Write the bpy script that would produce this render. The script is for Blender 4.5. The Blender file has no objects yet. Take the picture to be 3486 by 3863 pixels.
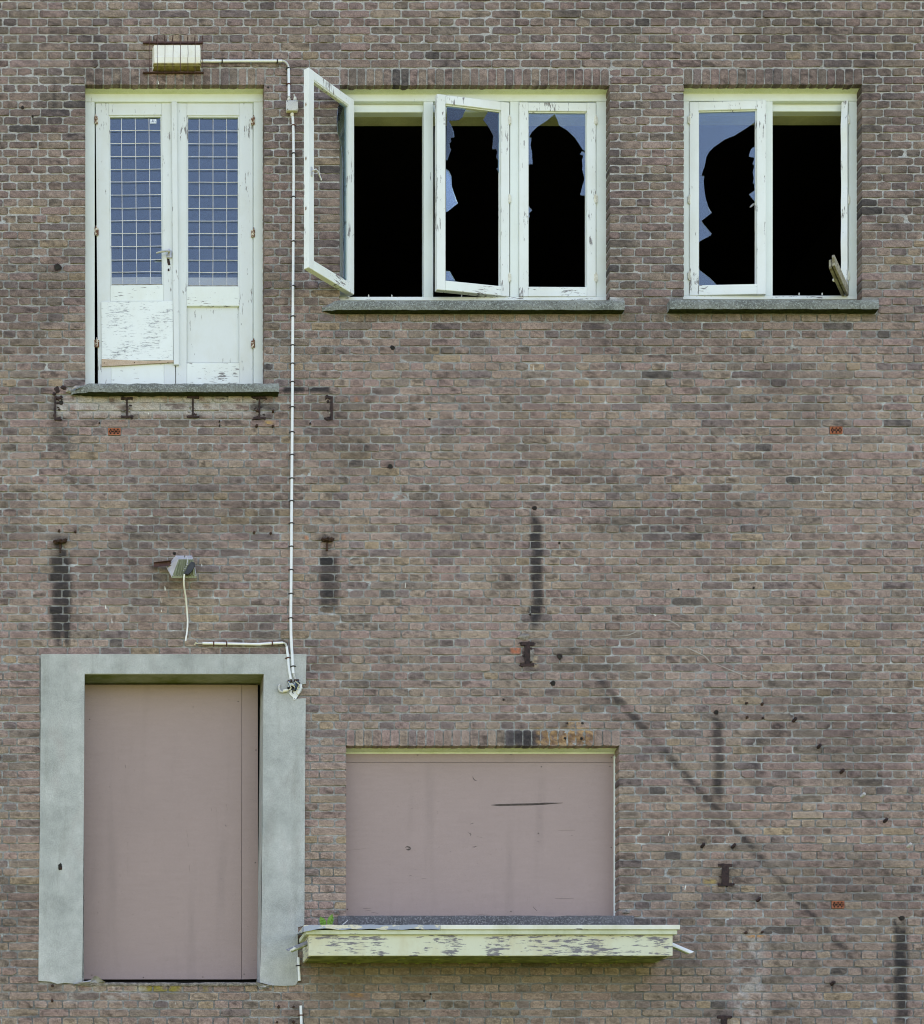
import bpy, bmesh, math, random
import numpy as np
from mathutils import Vector, Matrix

random.seed(7)
rng = np.random.default_rng(11)
sc = bpy.context.scene
COL = sc.collection

# ------------------------------------------------------------------ frame of reference
S, XC, YC, EYE, D = 500.0, 223.0, 4740.0, 1.65, 15.3      # survey units per metre, eye point, distance


def P(px, py, y=0.0):
    f = (D + y) / D
    return Vector((XC / S + (px - XC) / S * f, y, EYE + (YC - py) / S * f))


def zoomer(ox, oy, s):
    return lambda u, v: (ox + u / s, oy + v / s)


zA = zoomer(280, 340, 1.739)      # upper door
zB = zoomer(1100, 200, 1.348)     # triple window
zC = zoomer(2450, 200, 1.757)     # double window
zD = zoomer(100, 2400, 1.378)     # boarded doorway
zE = zoomer(1050, 2650, 1.103)    # boarded window and gutter
zF = zoomer(2300, 2600, 1.5346)   # lower right wall
zG = zoomer(100, 1900, 1.4)       # middle left wall
zH = zoomer(100, 1350, 1.4)       # below the upper door
zI = zoomer(1300, 1250, 0.8326)   # middle right wall
zL = zoomer(520, 130, 6.067)      # caged lamp
zJ = zoomer(1040, 200, 7.2)       # junction box
zK = zoomer(560, 2060, 5.309)     # floodlight
zM = zoomer(1020, 2380, 7.206)    # torn junction box
zN = zoomer(1060, 3430, 4.659)    # gutter left end
zO = zoomer(2300, 3400, 5.353)    # gutter right end

# ------------------------------------------------------------------ materials


class NT:
    def __init__(s, name):
        s.m = bpy.data.materials.new(name)
        s.m.use_nodes = True
        s.t = s.m.node_tree
        s.t.nodes.clear()
        s.out = s.t.nodes.new('ShaderNodeOutputMaterial')

    def n(s, typ, **kw):
        nd = s.t.nodes.new(typ)
        for k, v in kw.items():
            if k.startswith('_'):
                setattr(nd, k[1:], v)
            else:
                key = k.replace('_', ' ')
                sk = nd.inputs[int(key[1:])] if key[0] == 'i' and key[1:].isdigit() else nd.inputs[key]
                if isinstance(v, bpy.types.NodeSocket):
                    s.t.links.new(v, sk)
                else:
                    sk.default_value = v
        return nd

    def coord(s, scale=(1, 1, 1)):
        tc = s.n('ShaderNodeTexCoord')
        return s.n('ShaderNodeMapping', Vector=tc.outputs['Object'], Scale=scale).outputs[0]

    def noise(s, scale=10, vs=(1, 1, 1), detail=4, rough=.6, dist=0):
        return s.n('ShaderNodeTexNoise', Vector=s.coord(vs), Scale=scale, Detail=detail, Roughness=rough, Distortion=dist).outputs[0]

    def ramp(s, fac, *stops):
        r = s.n('ShaderNodeValToRGB', Fac=fac)
        e = r.color_ramp.elements
        while len(e) < len(stops):
            e.new(.5)
        for i, (p, c) in enumerate(stops):
            e[i].position = p
            e[i].color = (c, c, c, 1) if not isinstance(c, (tuple, list)) else (*c, 1)
        return r.outputs[0]

    def mix(s, fac, a, b, mode='MIX'):
        m = s.n('ShaderNodeMix', _data_type='RGBA', _blend_type=mode)
        for i, v in ((0, fac), (6, a), (7, b)):
            if isinstance(v, bpy.types.NodeSocket):
                s.t.links.new(v, m.inputs[i])
            else:
                m.inputs[i].default_value = v if i == 0 else (*v, 1)
        return m.outputs[2]

    def math(s, op, a, b=0.0):
        return s.n('ShaderNodeMath', _operation=op, i0=a, i1=b).outputs[0]

    def bsdf(s, color, rough=.7, bump=None, bstr=.3, bdist=.002, metal=0, spec=.4):
        b = s.n('ShaderNodeBsdfPrincipled', Roughness=rough, Metallic=metal)
        b.inputs['Specular IOR Level'].default_value = spec
        if isinstance(color, bpy.types.NodeSocket):
            s.t.links.new(color, b.inputs['Base Color'])
        else:
            b.inputs['Base Color'].default_value = (*color, 1)
        if bump is not None:
            s.t.links.new(s.n('ShaderNodeBump', Height=bump, Strength=bstr, Distance=bdist).outputs[0], b.inputs['Normal'])
        s.t.links.new(b.outputs[0], s.out.inputs[0])
        return s.m


def mottled(name, a, b, scale=12, rough=.8, bstr=.3, bdist=.002, metal=0, fine=220, fine_amt=.25, spec=.3, lo=.35, hi=.65, vs=(1, 1, 1)):
    t = NT(name)
    c = t.mix(t.ramp(t.noise(scale, vs), (lo, 0.), (hi, 1.)), a, b)
    f = t.noise(fine, detail=2)
    c = t.mix(fine_amt, c, t.ramp(f, (.3, .25), (.7, .95)), 'OVERLAY')
    return t.bsdf(c, rough, f, bstr, bdist, metal, spec)


def wall_mat(name, rough, fine, amt, bdist):
    t = NT(name)
    at = t.n('ShaderNodeVertexColor', _layer_name='Col').outputs[0]
    f = t.noise(fine, detail=3, rough=.75)
    g = t.noise(45, (1, 1, 2.2), detail=4, rough=.7)
    c = t.mix(amt, at, t.ramp(f, (.28, .1), (.72, 1.)), 'OVERLAY')
    c = t.mix(.32, c, t.ramp(g, (.3, .2), (.7, .85)), 'OVERLAY')
    h = t.math('ADD', f, t.math('MULTIPLY', g, 1.6))
    return t.bsdf(c, rough, h, .6, bdist, 0, .25)


def paint(name, base, wear=.3, vs=(1, 1, 1), scale=7, under=(.23, .22, .21), dirt=(.50, .50, .38), dirt_amt=.35, edge=.03, band=None):
    """flaking oil paint over grey wood: flakes where a stretched noise passes a threshold"""
    t = NT(name)
    d = t.ramp(t.noise(3.2, (1, 1, .6), detail=5, rough=.7), (.45, 0.), (.8, 1.))
    c = t.mix(t.math('MULTIPLY', d, dirt_amt), base, dirt)
    c = t.mix(t.math('MULTIPLY', t.ramp(t.noise(160, vs, detail=2), (.5, 0.), (.75, 1.)), .14), c, tuple(x * .72 for x in base))
    region = t.noise(4.5, detail=3)
    fl = t.math('ADD', t.noise(scale, vs, detail=6, rough=.72, dist=.25), t.math('MULTIPLY', region, .55))
    th = 1.10 - wear
    if band:                                    # wear gathers along two upright edges
        sx = t.n('ShaderNodeSeparateXYZ', Vector=t.coord()).outputs[0]
        q = t.math('ABSOLUTE', t.math('DIVIDE', t.math('SUBTRACT', sx, band[0]), band[1]))
        g = t.ramp(q, (.25, 0.), (.72, 1.))
        fl = t.math('ADD', fl, t.math('MULTIPLY', g, band[2]))
    mask = t.ramp(t.math('SUBTRACT', fl, th - .5), (.5, 0.), (.5 + edge, 1.))
    uw = t.mix(t.noise(60, vs), tuple(x * .55 for x in under), tuple(x * 1.25 for x in under))
    c = t.mix(mask, c, uw)
    h = t.math('ADD', t.math('MULTIPLY', mask, -1.), t.math('MULTIPLY', t.noise(90, vs, detail=3), .35))
    return t.bsdf(c, .55, h, .35, .0015, 0, .35)


WHITE = (.69, .76, .72)
CREAM = (.70, .72, .52)
H = (1, 1, 7)      # flakes stretched along horizontal boards
V = (7, 7, 1)      # along upright boards

M_brick = wall_mat('brick_face', .9, 130, .62, .0022)
M_mortar = wall_mat('mortar', .95, 150, .5, .003)
M_splash = mottled('white_splash', (.6, .6, .55), (.75, .75, .7))
M_scratch = mottled('pale_scratch', (.34, .31, .28), (.42, .39, .35))
M_frame = paint('window_paint', WHITE, .10, V, dirt_amt=.35)
M_casement = paint('casement_paint', (.71, .76, .73), .20, V, dirt_amt=.4)
M_railpaint = paint('rail_paint', (.72, .78, .74), .20, H, 12, dirt_amt=.35)
M_door = paint('door_paint', (.65, .70, .685), .18, V, 8, dirt_amt=.42)
M_ply = paint('plywood_paint', (.73, .79, .77), .0, (1, 1, 6), 22, under=(.24, .26, .28), edge=.12, dirt_amt=.25, band=(-2.38, .26, .27))
M_gutter = paint('gutter_paint', (.60, .62, .46), .28, (1, 1, 7), 9, under=(.20, .19, .20), dirt=(.46, .36, .16), dirt_amt=.65)
M_gutter_trim = paint('gutter_trim_paint', (.56, .61, .46), .16, (1, 1, 6), 10, under=(.22, .22, .2), dirt=(.3, .34, .14), dirt_amt=.8)
M_gutter_under = mottled('algae_bounce_paint', (.30, .33, .11), (.13, .15, .04), 9, .8, vs=(1, 1, 1), fine=90)  # algae, with shade and green grass bounce put into the underside colour
M_zinc = paint('painted_zinc', (.30, .34, .40), .30, (1, 1, 3), 7, under=(.66, .63, .48), dirt=(.42, .46, .52), dirt_amt=.6, edge=.02)
M_board = None
M_bare = mottled('bare_wood', (.42, .31, .22), (.52, .41, .31), 14, vs=(1, 1, 8))
M_oldwood = mottled('old_grey_wood', (.34, .33, .25), (.16, .14, .10), 22, vs=(1, 1, 3))
M_lintelwood = mottled('limewashed_plaster', (.50, .50, .30), (.40, .40, .24), 6)
M_cove = mottled('head_bounce_paint', (.66, .72, .58), (.54, .60, .42), 5, .7)  # green dirt, plus the grass's bounce light put into the paint colour
M_render = None
M_moss = mottled('moss', (.010, .015, .003), (.030, .040, .010), 40, .95, .8, .006, fine=160, fine_amt=.5)
M_rust = mottled('rust', (.065, .032, .02), (.03, .019, .015), 60, .9, .6, .002, fine=150, fine_amt=.4)
M_iron = mottled('dark_iron', (.018, .013, .013), (.050, .028, .025), 50, .85, .6, .003, fine=150, fine_amt=.5)
M_hole = mottled('hole_shade', (.012, .011, .009), (.03, .028, .022), 50, .95)  # shade inside holes and pockets, put into the colour of solid pieces
M_cement = mottled('rough_cement', (.25, .225, .195), (.10, .09, .08), 28, .95, .8, .006, fine=120, fine_amt=.6)
M_pvc = mottled('white_conduit', (.66, .71, .72), (.74, .77, .76), 9, .45, .05)
M_pvcgrey = mottled('grey_hose', (.40, .41, .38), (.50, .51, .48), 20, .5, .05)
M_cable = mottled('white_cable', (.74, .76, .72), (.79, .80, .77), 12, .5, .05)
M_clip = mottled('black_clip', (.02, .022, .024), (.05, .045, .04), 60, .7)
M_rustclip = mottled('rusty_clip', (.06, .025, .018), (.13, .05, .03), 80, .8)
M_box = mottled('grey_box_plastic', (.50, .51, .50), (.56, .57, .54), 12, .5, .08)
M_boxcream = mottled('cream_plastic', (.62, .60, .45), (.70, .68, .54), 20, .5, .08)
M_lampbody = mottled('lamp_plastic', (.80, .80, .68), (.74, .72, .56), 9, .35, .05)
M_lampunder = mottled('lamp_underside', (.30, .25, .10), (.16, .13, .05), 30, .8)  # darker olive tone for the bottom of the lamp
M_brown = mottled('brown_steel', (.06, .028, .026), (.10, .05, .042), 40, .75)
M_alu = mottled('dull_aluminium', (.38, .37, .35), (.50, .49, .46), 14, .6, .1)
M_alugreen = mottled('green_aluminium', (.26, .28, .19), (.15, .17, .09), 18, .7, vs=(6, 6, 1))  # greener tone for the near face, fins and rim underside
M_black = mottled('black_plastic', (.02, .025, .03), (.045, .05, .055), 40, .55)
M_blue = mottled('blue_wire', (.05, .10, .18), (.07, .14, .24), 40, .5)
M_yellow = mottled('cream_wire', (.62, .60, .38), (.7, .68, .5), 40, .5)
M_terra = mottled('terracotta', (.38, .13, .065), (.28, .09, .05), 60, .85, .6, .002, fine=200, fine_amt=.4)
M_leaf = None
M_rag = mottled('grey_sheeting', (.24, .24, .26), (.34, .34, .35), 14, .6)
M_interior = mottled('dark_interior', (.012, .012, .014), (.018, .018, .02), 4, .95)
M_mullin = mottled('mauve_inner_sill', (.70, .56, .53), (.78, .64, .60), 8)
M_steel = mottled('galvanised_handle', (.40, .40, .38), (.52, .52, .50), 30, .35, .05, metal=.6)
M_wire = mottled('painted_wire', (.60, .58, .57), (.78, .78, .78), 60, .6)
M_rusty_hinge = mottled('rusty_painted_hinge', (.62, .58, .46), (.15, .065, .035), 55, .8, lo=.42, hi=.52)
M_hinge = mottled('painted_hinge', (.72, .74, .64), (.52, .50, .40), 40, .6)
M_dirtline = mottled('dirt_line', (.05, .04, .035), (.09, .07, .06), 40, .9)
M_sticker = mottled('sticker_white', (.62, .70, .78), (.66, .74, .82), 20, .5)
M_stickerink = mottled('sticker_ink', (.08, .12, .22), (.1, .15, .25), 20, .5)
M_gap = mottled('gap_shade', (.008, .008, .009), (.012, .012, .013), 10, .9)  # black strips and sheets that stand in for shade in gaps


def mk_board():
    t = NT('mauve_board_paint')
    a = t.ramp(t.noise(1.1, detail=5, rough=.6), (.35, 0.), (.7, 1.))
    c = t.mix(a, (.280, .212, .192), (.326, .246, .224))
    c = t.mix(.5, c, t.mix(t.noise(5, (1, 1, 9), detail=5), (.27, .20, .18), (.37, .278, .25)))
    c = t.mix(.22, c, t.ramp(t.noise(300, detail=2), (.3, .3), (.7, .9)), 'OVERLAY')
    run = t.ramp(t.noise(7, (1, 1, .10), detail=4), (.55, 0.), (.75, 1.))
    c = t.mix(t.math('MULTIPLY', run, .34), c, (.215, .165, .15))
    sp = t.ramp(t.noise(26, (1, 1, 1.5), detail=3), (.69, 0.), (.74, 1.))
    c = t.mix(t.math('MULTIPLY', sp, .45), c, (.17, .13, .12))
    return t.bsdf(c, .55, t.noise(70, detail=4), .12, .0015, 0, .3)


def mk_render():
    t = NT('grey_render')
    a = t.ramp(t.noise(2.6, detail=7, rough=.7), (.36, 0.), (.66, 1.))
    c = t.mix(a, (.29, .31, .29), (.455, .475, .45))
    p = t.ramp(t.noise(5, (1, 1, .5), detail=4), (.55, 0.), (.75, 1.))
    c = t.mix(t.math('MULTIPLY', p, .45), c, (.36, .33, .31))
    dr = t.ramp(t.noise(9, (1, 1, .12), detail=4), (.56, 0.), (.70, 1.))
    c = t.mix(t.math('MULTIPLY', dr, .38), c, (.21, .22, .19))
    f = t.noise(130, detail=4, rough=.75)
    c = t.mix(.30, c, t.ramp(f, (.3, .15), (.7, .95)), 'OVERLAY')
    return t.bsdf(c, .92, f, .6, .003, 0, .25)


def mk_stone(name, a, b, sp):
    t = NT(name)
    c = t.mix(t.ramp(t.noise(6, detail=5), (.35, 0.), (.65, 1.)), a, b)
    f = t.noise(75, detail=4, rough=.8)
    c = t.mix(t.ramp(f, (.50, 0.), (.60, 1.)), c, sp)
    c = t.mix(t.ramp(t.noise(100, detail=3), (.58, 0.), (.66, 1.)), c, (.07, .07, .065))
    return t.bsdf(c, .95, f, .8, .004, 0, .2)


def mk_leaf():
    t = NT('dock_leaf')
    c = t.mix(t.noise(25, (1, 1, 1)), (.10, .26, .025), (.20, .36, .06))
    m = t.bsdf(c, .5, t.noise(70), .4, .002)
    return m


def mk_glass(name, tint, edge=False):
    t = NT(name)
    fr = t.n('ShaderNodeFresnel', IOR=1.74)
    tr = t.n('ShaderNodeBsdfTransparent', Color=(*tint, 1))
    gl = t.n('ShaderNodeBsdfGlossy', Roughness=.02, Color=(.80, .93, 1, 1))  # bluish gloss colour puts extra sky blue into the reflection
    mx = t.n('ShaderNodeMixShader', i0=fr.outputs[0], i1=tr.outputs[0], i2=gl.outputs[0])
    di = t.n('ShaderNodeBsdfDiffuse', Color=(.35, .40, .46, 1))
    g = t.math('MULTIPLY', t.ramp(t.noise(4, detail=5, rough=.7), (.3, .2), (.8, 1.)), .03 if not edge else .5)
    mx2 = t.n('ShaderNodeMixShader', i0=g, i1=mx.outputs[0], i2=di.outputs[0])
    t.t.links.new(mx2.outputs[0], t.out.inputs[0])
    return t.m


M_board, M_render, M_leaf = mk_board(), mk_render(), mk_leaf()
M_sill = mk_stone('lichen_concrete', (.12, .13, .12), (.21, .225, .21), (.30, .335, .32))
M_silldark = mk_stone('sooty_concrete', (.07, .07, .073), (.12, .12, .125), (.22, .22, .22))
M_glass = mk_glass('window_glass', (.92, .96, .95))
M_glassedge = mk_glass('glass_broken_edge', (.7, .85, .82), True)

# ------------------------------------------------------------------ mesh helpers


class MB:
    def __init__(s, M=None):
        s.v, s.f, s.k, s.M = [], [], [], M

    def add(s, verts, faces, mat=0):
        b = len(s.v)
        for p in verts:
            p = Vector(p)
            s.v.append(s.M @ p if s.M is not None else p)
        for f in faces:
            s.f.append([i + b for i in f])
            s.k.append(mat)
        return s

    def box(s, x0, x1, y0, y1, z0, z1, mat=0, bev=.003):
        x0, x1 = min(x0, x1), max(x0, x1)
        y0, y1 = min(y0, y1), max(y0, y1)
        z0, z1 = min(z0, z1), max(z0, z1)
        b = min(bev, (x1 - x0) * .4, (y1 - y0) * .4, (z1 - z0) * .4)
        bm = bmesh.new()
        bmesh.ops.create_cube(bm, size=1)
        for v in bm.verts:
            v.co = Vector(((x0 + x1) / 2 + v.co.x * (x1 - x0), (y0 + y1) / 2 + v.co.y * (y1 - y0), (z0 + z1) / 2 + v.co.z * (z1 - z0)))
        if b > .0004:
            bmesh.ops.bevel(bm, geom=list(bm.edges), offset=b, segments=1, affect='EDGES')
        bm.verts.index_update()
        s.add([v.co.copy() for v in bm.verts], [[v.index for v in f.verts] for f in bm.faces], mat)
        bm.free()
        return s

    def pbox(s, conv, u0, v0, u1, v1, yf, yb, mat=0, bev=.003):
        """box whose front face spans two surveyed corners at depth yf"""
        a, b = P(*conv(u0, v0), yf), P(*conv(u1, v1), yf)
        return s.box(a.x, b.x, yf, yb, b.z, a.z, mat, bev)

    def tube(s, pts, r, n=10, mat=0, caps=True):
        pts = [Vector(p) for p in pts]
        rr = r if isinstance(r, (list, tuple)) else [r] * len(pts)
        vs, fs, up = [], [], None
        for i, p in enumerate(pts):
            d = (pts[min(i + 1, len(pts) - 1)] - pts[max(i - 1, 0)]).normalized()
            if up is None:
                up = d.orthogonal().normalized()
            up = (up - d * up.dot(d)).normalized()
            w = d.cross(up)
            for j in range(n):
                a = 2 * math.pi * j / n
                vs.append(p + (up * math.cos(a) + w * math.sin(a)) * rr[i])
        for i in range(len(pts) - 1):
            for j in range(n):
                fs.append([i * n + j, i * n + (j + 1) % n, (i + 1) * n + (j + 1) % n, (i + 1) * n + j])
        if caps:
            fs.append(list(range(n))[::-1])
            fs.append([(len(pts) - 1) * n + j for j in range(n)])
        return s.add(vs, fs, mat)

    def prism(s, poly, d, mat=0, side=None):
        """polygon of 3-D points extruded by vector d"""
        n = len(poly)
        d = Vector(d)
        a = [Vector(p) for p in poly]
        s.add(a + [p + d for p in a], [list(range(n)), [n + i for i in range(n)][::-1]], mat)
        b = len(s.v) - 2 * n
        for i in range(n):
            j = (i + 1) % n
            s.f.append([b + i, b + n + i, b + n + j, b + j])
            s.k.append(mat if side is None else side)
        return s

    def hexa(s, p8, mat=0):
        return s.add(p8, [[0, 1, 2, 3], [7, 6, 5, 4], [0, 4, 5, 1], [1, 5, 6, 2], [2, 6, 7, 3], [3, 7, 4, 0]], mat)

    def lump(s, c, rx, ry, rz, seed=0, mat=0, n=12, m=7, amt=.35):
        r = random.Random(seed)
        ph = [r.uniform(0, 6.28) for _ in range(6)]
        vs, fs = [], []
        for i in range(m + 1):
            t = math.pi * i / m
            for j in range(n):
                a = 2 * math.pi * j / n
                k = 1 + amt * (.5 * math.sin(3 * a + ph[0] + 2 * t) + .35 * math.sin(5 * a + ph[1]) * math.sin(t * 3 + ph[2]) + .3 * math.sin(4 * t + ph[3] + a))
                vs.append(Vector(c) + Vector((rx * k * math.sin(t) * math.cos(a), ry * k * math.sin(t) * math.sin(a), rz * k * math.cos(t))))
        for i in range(m):
            for j in range(n):
                fs.append([i * n + j, (i + 1) * n + j, (i + 1) * n + (j + 1) % n, i * n + (j + 1) % n])
        return s.add(vs, fs, mat)

    def build(s, name, mats, parent=None, smooth=True, label=None, angle=34):
        if not isinstance(mats, (list, tuple)):
            mats = [mats]
        o0 = origin_of(parent) if parent else Vector((0, 0, 0))
        me = bpy.data.meshes.new(name)
        if parent is None:
            xs = [p.x for p in s.v]; zs = [p.z for p in s.v]; ys = [p.y for p in s.v]
            o0 = Vector(((min(xs) + max(xs)) / 2, max(ys), min(zs)))
        me.from_pydata([tuple(p - o0) for p in s.v], [], s.f)
        for m in mats:
            me.materials.append(m)
        me.polygons.foreach_set('material_index', s.k)
        bm = bmesh.new()
        bm.from_mesh(me)
        bmesh.ops.recalc_face_normals(bm, faces=bm.faces)
        bm.to_mesh(me)
        bm.free()
        if smooth:
            me.polygons.foreach_set('use_smooth', [True] * len(me.polygons))
            me.set_sharp_from_angle(angle=math.radians(angle))
        o = bpy.data.objects.new(name, me)
        COL.objects.link(o)
        if parent:
            o.parent = parent
        else:
            o.location = o0
        if label:
            o['label'] = label
        return o


def origin_of(o):
    p = Vector((0, 0, 0))
    while o is not None:
        p += o.location
        o = o.parent
    return p


def tag(o, label, cat, group=None, kind=None):
    if label:
        o['label'] = label
    if cat:
        o['category'] = cat
    if group:
        o['group'] = group
    if kind:
        o['kind'] = kind
    return o


def empty(name, loc, label=None, cat=None, group=None, parent=None, kind=None):
    o = bpy.data.objects.new(name, None)
    o.empty_display_size = .1
    COL.objects.link(o)
    o.location = Vector(loc) - (origin_of(parent) if parent else Vector((0, 0, 0)))
    if parent:
        o.parent = parent
    return tag(o, label, cat, group, kind)


# ------------------------------------------------------------------ value noise for the masonry


class Lattice:
    def __init__(s, seed, n=256):
        s.a = np.random.default_rng(seed).random((n, n)); s.n = n

    def __call__(s, x, y):
        xi, yi = np.floor(x).astype(int), np.floor(y).astype(int)
        fx, fy = x - xi, y - yi
        fx, fy = fx * fx * (3 - 2 * fx), fy * fy * (3 - 2 * fy)
        n = s.n
        a, b = s.a[xi % n, yi % n], s.a[(xi + 1) % n, yi % n]
        c, d = s.a[xi % n, (yi + 1) % n], s.a[(xi + 1) % n, (yi + 1) % n]
        return (a * (1 - fx) + b * fx) * (1 - fy) + (c * (1 - fx) + d * fx) * fy


def fbm(L, x, y, o=3):
    t, w, s = 0, 1, 0
    for i in range(o):
        t = t + w * L(x * 2 ** i + 17.3 * i, y * 2 ** i + 5.1 * i); s += w; w *= .5
    return t / s


L1, L2, L3, L4, L5 = (Lattice(i) for i in (3, 5, 8, 13, 21))


def sstep(a, b, x):
    t = np.clip((x - a) / (b - a + 1e-9), 0, 1)
    return t * t * (3 - 2 * t)


# ------------------------------------------------------------------ the brick wall
KC = np.array([-40, 0, 8, 10, 19, 39, 55, 74, 89, 91, 106, 124, 200])
KY = np.array([4.5 - 40 * 30.9, 4.5, 254.5, 317.5, 592, 1214, 1703, 2285, 2751.5, 2813, 3274.3, 3836.6, 3836.6 + 76 * 31])


def course_y(k):
    return float(np.interp(k, KC, KY))


OPEN = [  # x0, x1, y0, y1 at the wall face
    (322, 996, 319, 1450), (1282, 2300, 321, 1134), (2580, 3252, 318, 1131), (318, 993, 2541, 3708), (1306, 2336, 2813, 3462)]
SOLDIER = [(322, 1000, 255, 319, 0), (1282, 2300, 257, 321, 0), (2580, 3255, 257, 318, 0), (1306, 2340, 2752, 2813, 1)]
COVER = [(321, 1050, 1446, 1490), (1285, 2352, 1133, 1183), (2530, 3312, 1131, 1183), (152, 1120, 2470, 3712), (1290, 2388, 3455, 3490)]
AIRB = [(405, 457, 1613, 1642), (3129, 3181, 1608, 1637), (3136, 3188, 3398, 3428)]

bv, bq, bcol, bmat = [], [], [], []
nverts = 0
PAL = np.array([(.208, .148, .131), (.240, .174, .152), (.236, .177, .144), (.246, .180, .130), (.158, .119, .115), (.088, .073, .070), (.176, .137, .118), (.226, .155, .143)])
TEMPL = {}


def template(nx, nz):
    if (nx, nz) in TEMPL:
        return TEMPL[nx, nz]
    idx = np.arange((nx + 1) * (nz + 1)).reshape(nz + 1, nx + 1)
    f = [(idx[j, i], idx[j, i + 1], idx[j + 1, i + 1], idx[j + 1, i]) for j in range(nz) for i in range(nx)]
    ring = [idx[0, i] for i in range(nx)] + [idx[j, nx] for j in range(nz)] + [idx[nz, i] for i in range(nx, 0, -1)] + [idx[j, 0] for j in range(nz, 0, -1)]
    n0, m = (nx + 1) * (nz + 1), len(ring)
    for i in range(m):
        a, b = ring[i], ring[(i + 1) % m]
        f.append((n0 + m + (i + 1) % m, n0 + m + i, n0 + i, n0 + (i + 1) % m))
    TEMPL[nx, nz] = (np.array(f), np.array(ring), n0, m)
    return TEMPL[nx, nz]


def brick(x0, x1, y0, y1, deep=.014, base=None, vert=False, set_back=0.0, rough=1.0, sides=(0, 0)):
    """one brick; x in survey units, y downwards; front grid plus a skirt running into the wall"""
    global nverts
    cx, cy = (x0 + x1) / 2, (y0 + y1) / 2
    inframe = -60 < cx < 3550 and -60 < cy < 3930
    w, h = x1 - x0, y1 - y0
    if inframe:
        nx, nz = max(3, min(10, int(w / 10))), (4 if not vert else 8)
    else:
        nx, nz = 1, 1
    F, ring, n0, m = template(nx, nz)
    u = np.linspace(0, 1, nx + 1); v = np.linspace(0, 1, nz + 1)
    U, W = np.meshgrid(u, v)
    X = x0 + U * w; Y = y0 + W * h
    dep = np.full_like(X, rng.normal(0, .0014) + set_back)
    if inframe:
        a = 1.1 * rough
        jx = rng.normal(0, a * .5, (nz + 1, 1)); jy = rng.normal(0, a * .5, (1, nx + 1))
        jx2 = rng.normal(0, a * .5, (nz + 1, 1)); jy2 = rng.normal(0, a * .5, (1, nx + 1))
        X = X + jx * (1 - U) ** 3 * (.4 if sides[0] else 1) + jx2 * U ** 3 * (.4 if sides[1] else 1)
        Y = Y + jy * (1 - W) ** 3 + jy2 * W ** 3
        # worn corners
        for ci, cj in ((0, 0), (0, nx), (nz, 0), (nz, nx)):
            c = abs(rng.normal(.8, .6)) if rng.random() > .05 else rng.uniform(2.5, 5)
            c *= .3 if sides[0 if cj == 0 else 1] else 1
            X[ci, cj] += c if cj == 0 else -c
            Y[ci, cj] += c * .8 if ci == 0 else -c * .8
            dep[ci, cj] += .002
        edge = np.zeros_like(X); edge[0] = edge[-1] = 1; edge[:, 0] = edge[:, -1] = 1
        dep = dep + edge * np.abs(rng.normal(.0013, .0008, X.shape)) + rng.normal(0, .0006, X.shape)
        dep = dep + rng.normal(0, .0012) * (U - .5) * 2 + rng.normal(0, .0010) * (W - .5) * 2
        if rough > 1.5:
            dep = dep + rng.normal(-.001, .0025, X.shape)
    else:
        edge = np.zeros_like(X)
    x = X.ravel() / S; z = EYE + (YC - Y.ravel()) / S; d = dep.ravel()
    pts = np.stack([x, d, z], 1)
    sk = pts[ring].copy(); sk[:, 1] = np.maximum(deep, sk[:, 1] + .008)
    bv.append(np.vstack([pts, sk, pts[ring]]))
    bq.append(F + nverts)
    nverts += n0 + 2 * m
    # ---- colour of this brick
    if base is None:
        up = 1 - min(max((cy - 500) / 1500, 0), 1)
        q = float(fbm(L1, np.array([cx / 420.]), np.array([cy / 260.]))[0])
        pdark = .05 + .10 * up + .22 * max(0, q - .55) / .2 + (.05 if cx > 2300 and 1000 < cy < 3000 else 0)
        wts = np.array([.30, .24, .15 + .06 * (1 - up), .010 + .014 * (1 - up), .08 + .05 * up, pdark * .07, .12 + .03 * up, .20])
        base = PAL[rng.choice(8, p=wts / wts.sum())] * rng.normal(1, .055)
        base = base * (1.03 + .10 * (1 - up) - .02 * up) * np.array([.985, 1.005, .965]) * (1 + .25 * (.5 - q))
        if cy > 3000:
            base = base * (1.06, 1.05, 1.0)
    e = np.concatenate([edge.ravel(), np.ones(2 * m)])
    wv = np.concatenate([W.ravel(), W.ravel()[ring], W.ravel()[ring]])
    bcol.append(np.concatenate([np.tile(base, (n0 + 2 * m, 1)), e[:, None], wv[:, None], rng.random((1, 1)).repeat(n0 + 2 * m, 0)], 1))
    bmat.append(np.zeros(len(F), int))


def segs(ymid):
    ob = []
    for x0, x1, a, b in OPEN:
        if a < ymid < b:
            ob.append((x0, x1, 1))
    for x0, x1, a, b, _ in SOLDIER:
        if a < ymid < b:
            ob.append((x0, x1, 0))
    for x0, x1, a, b in COVER + AIRB:
        if a < ymid < b:
            ob.append((x0, x1, 0))
    ob.sort()
    out, x, dl = [], -620, 0
    for a, b, k in ob:
        if a > x:
            out.append((x, a, dl, k))
        if b > x:
            x, dl = b, k
    out.append((x, 4120, dl, 0))
    return out


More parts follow.
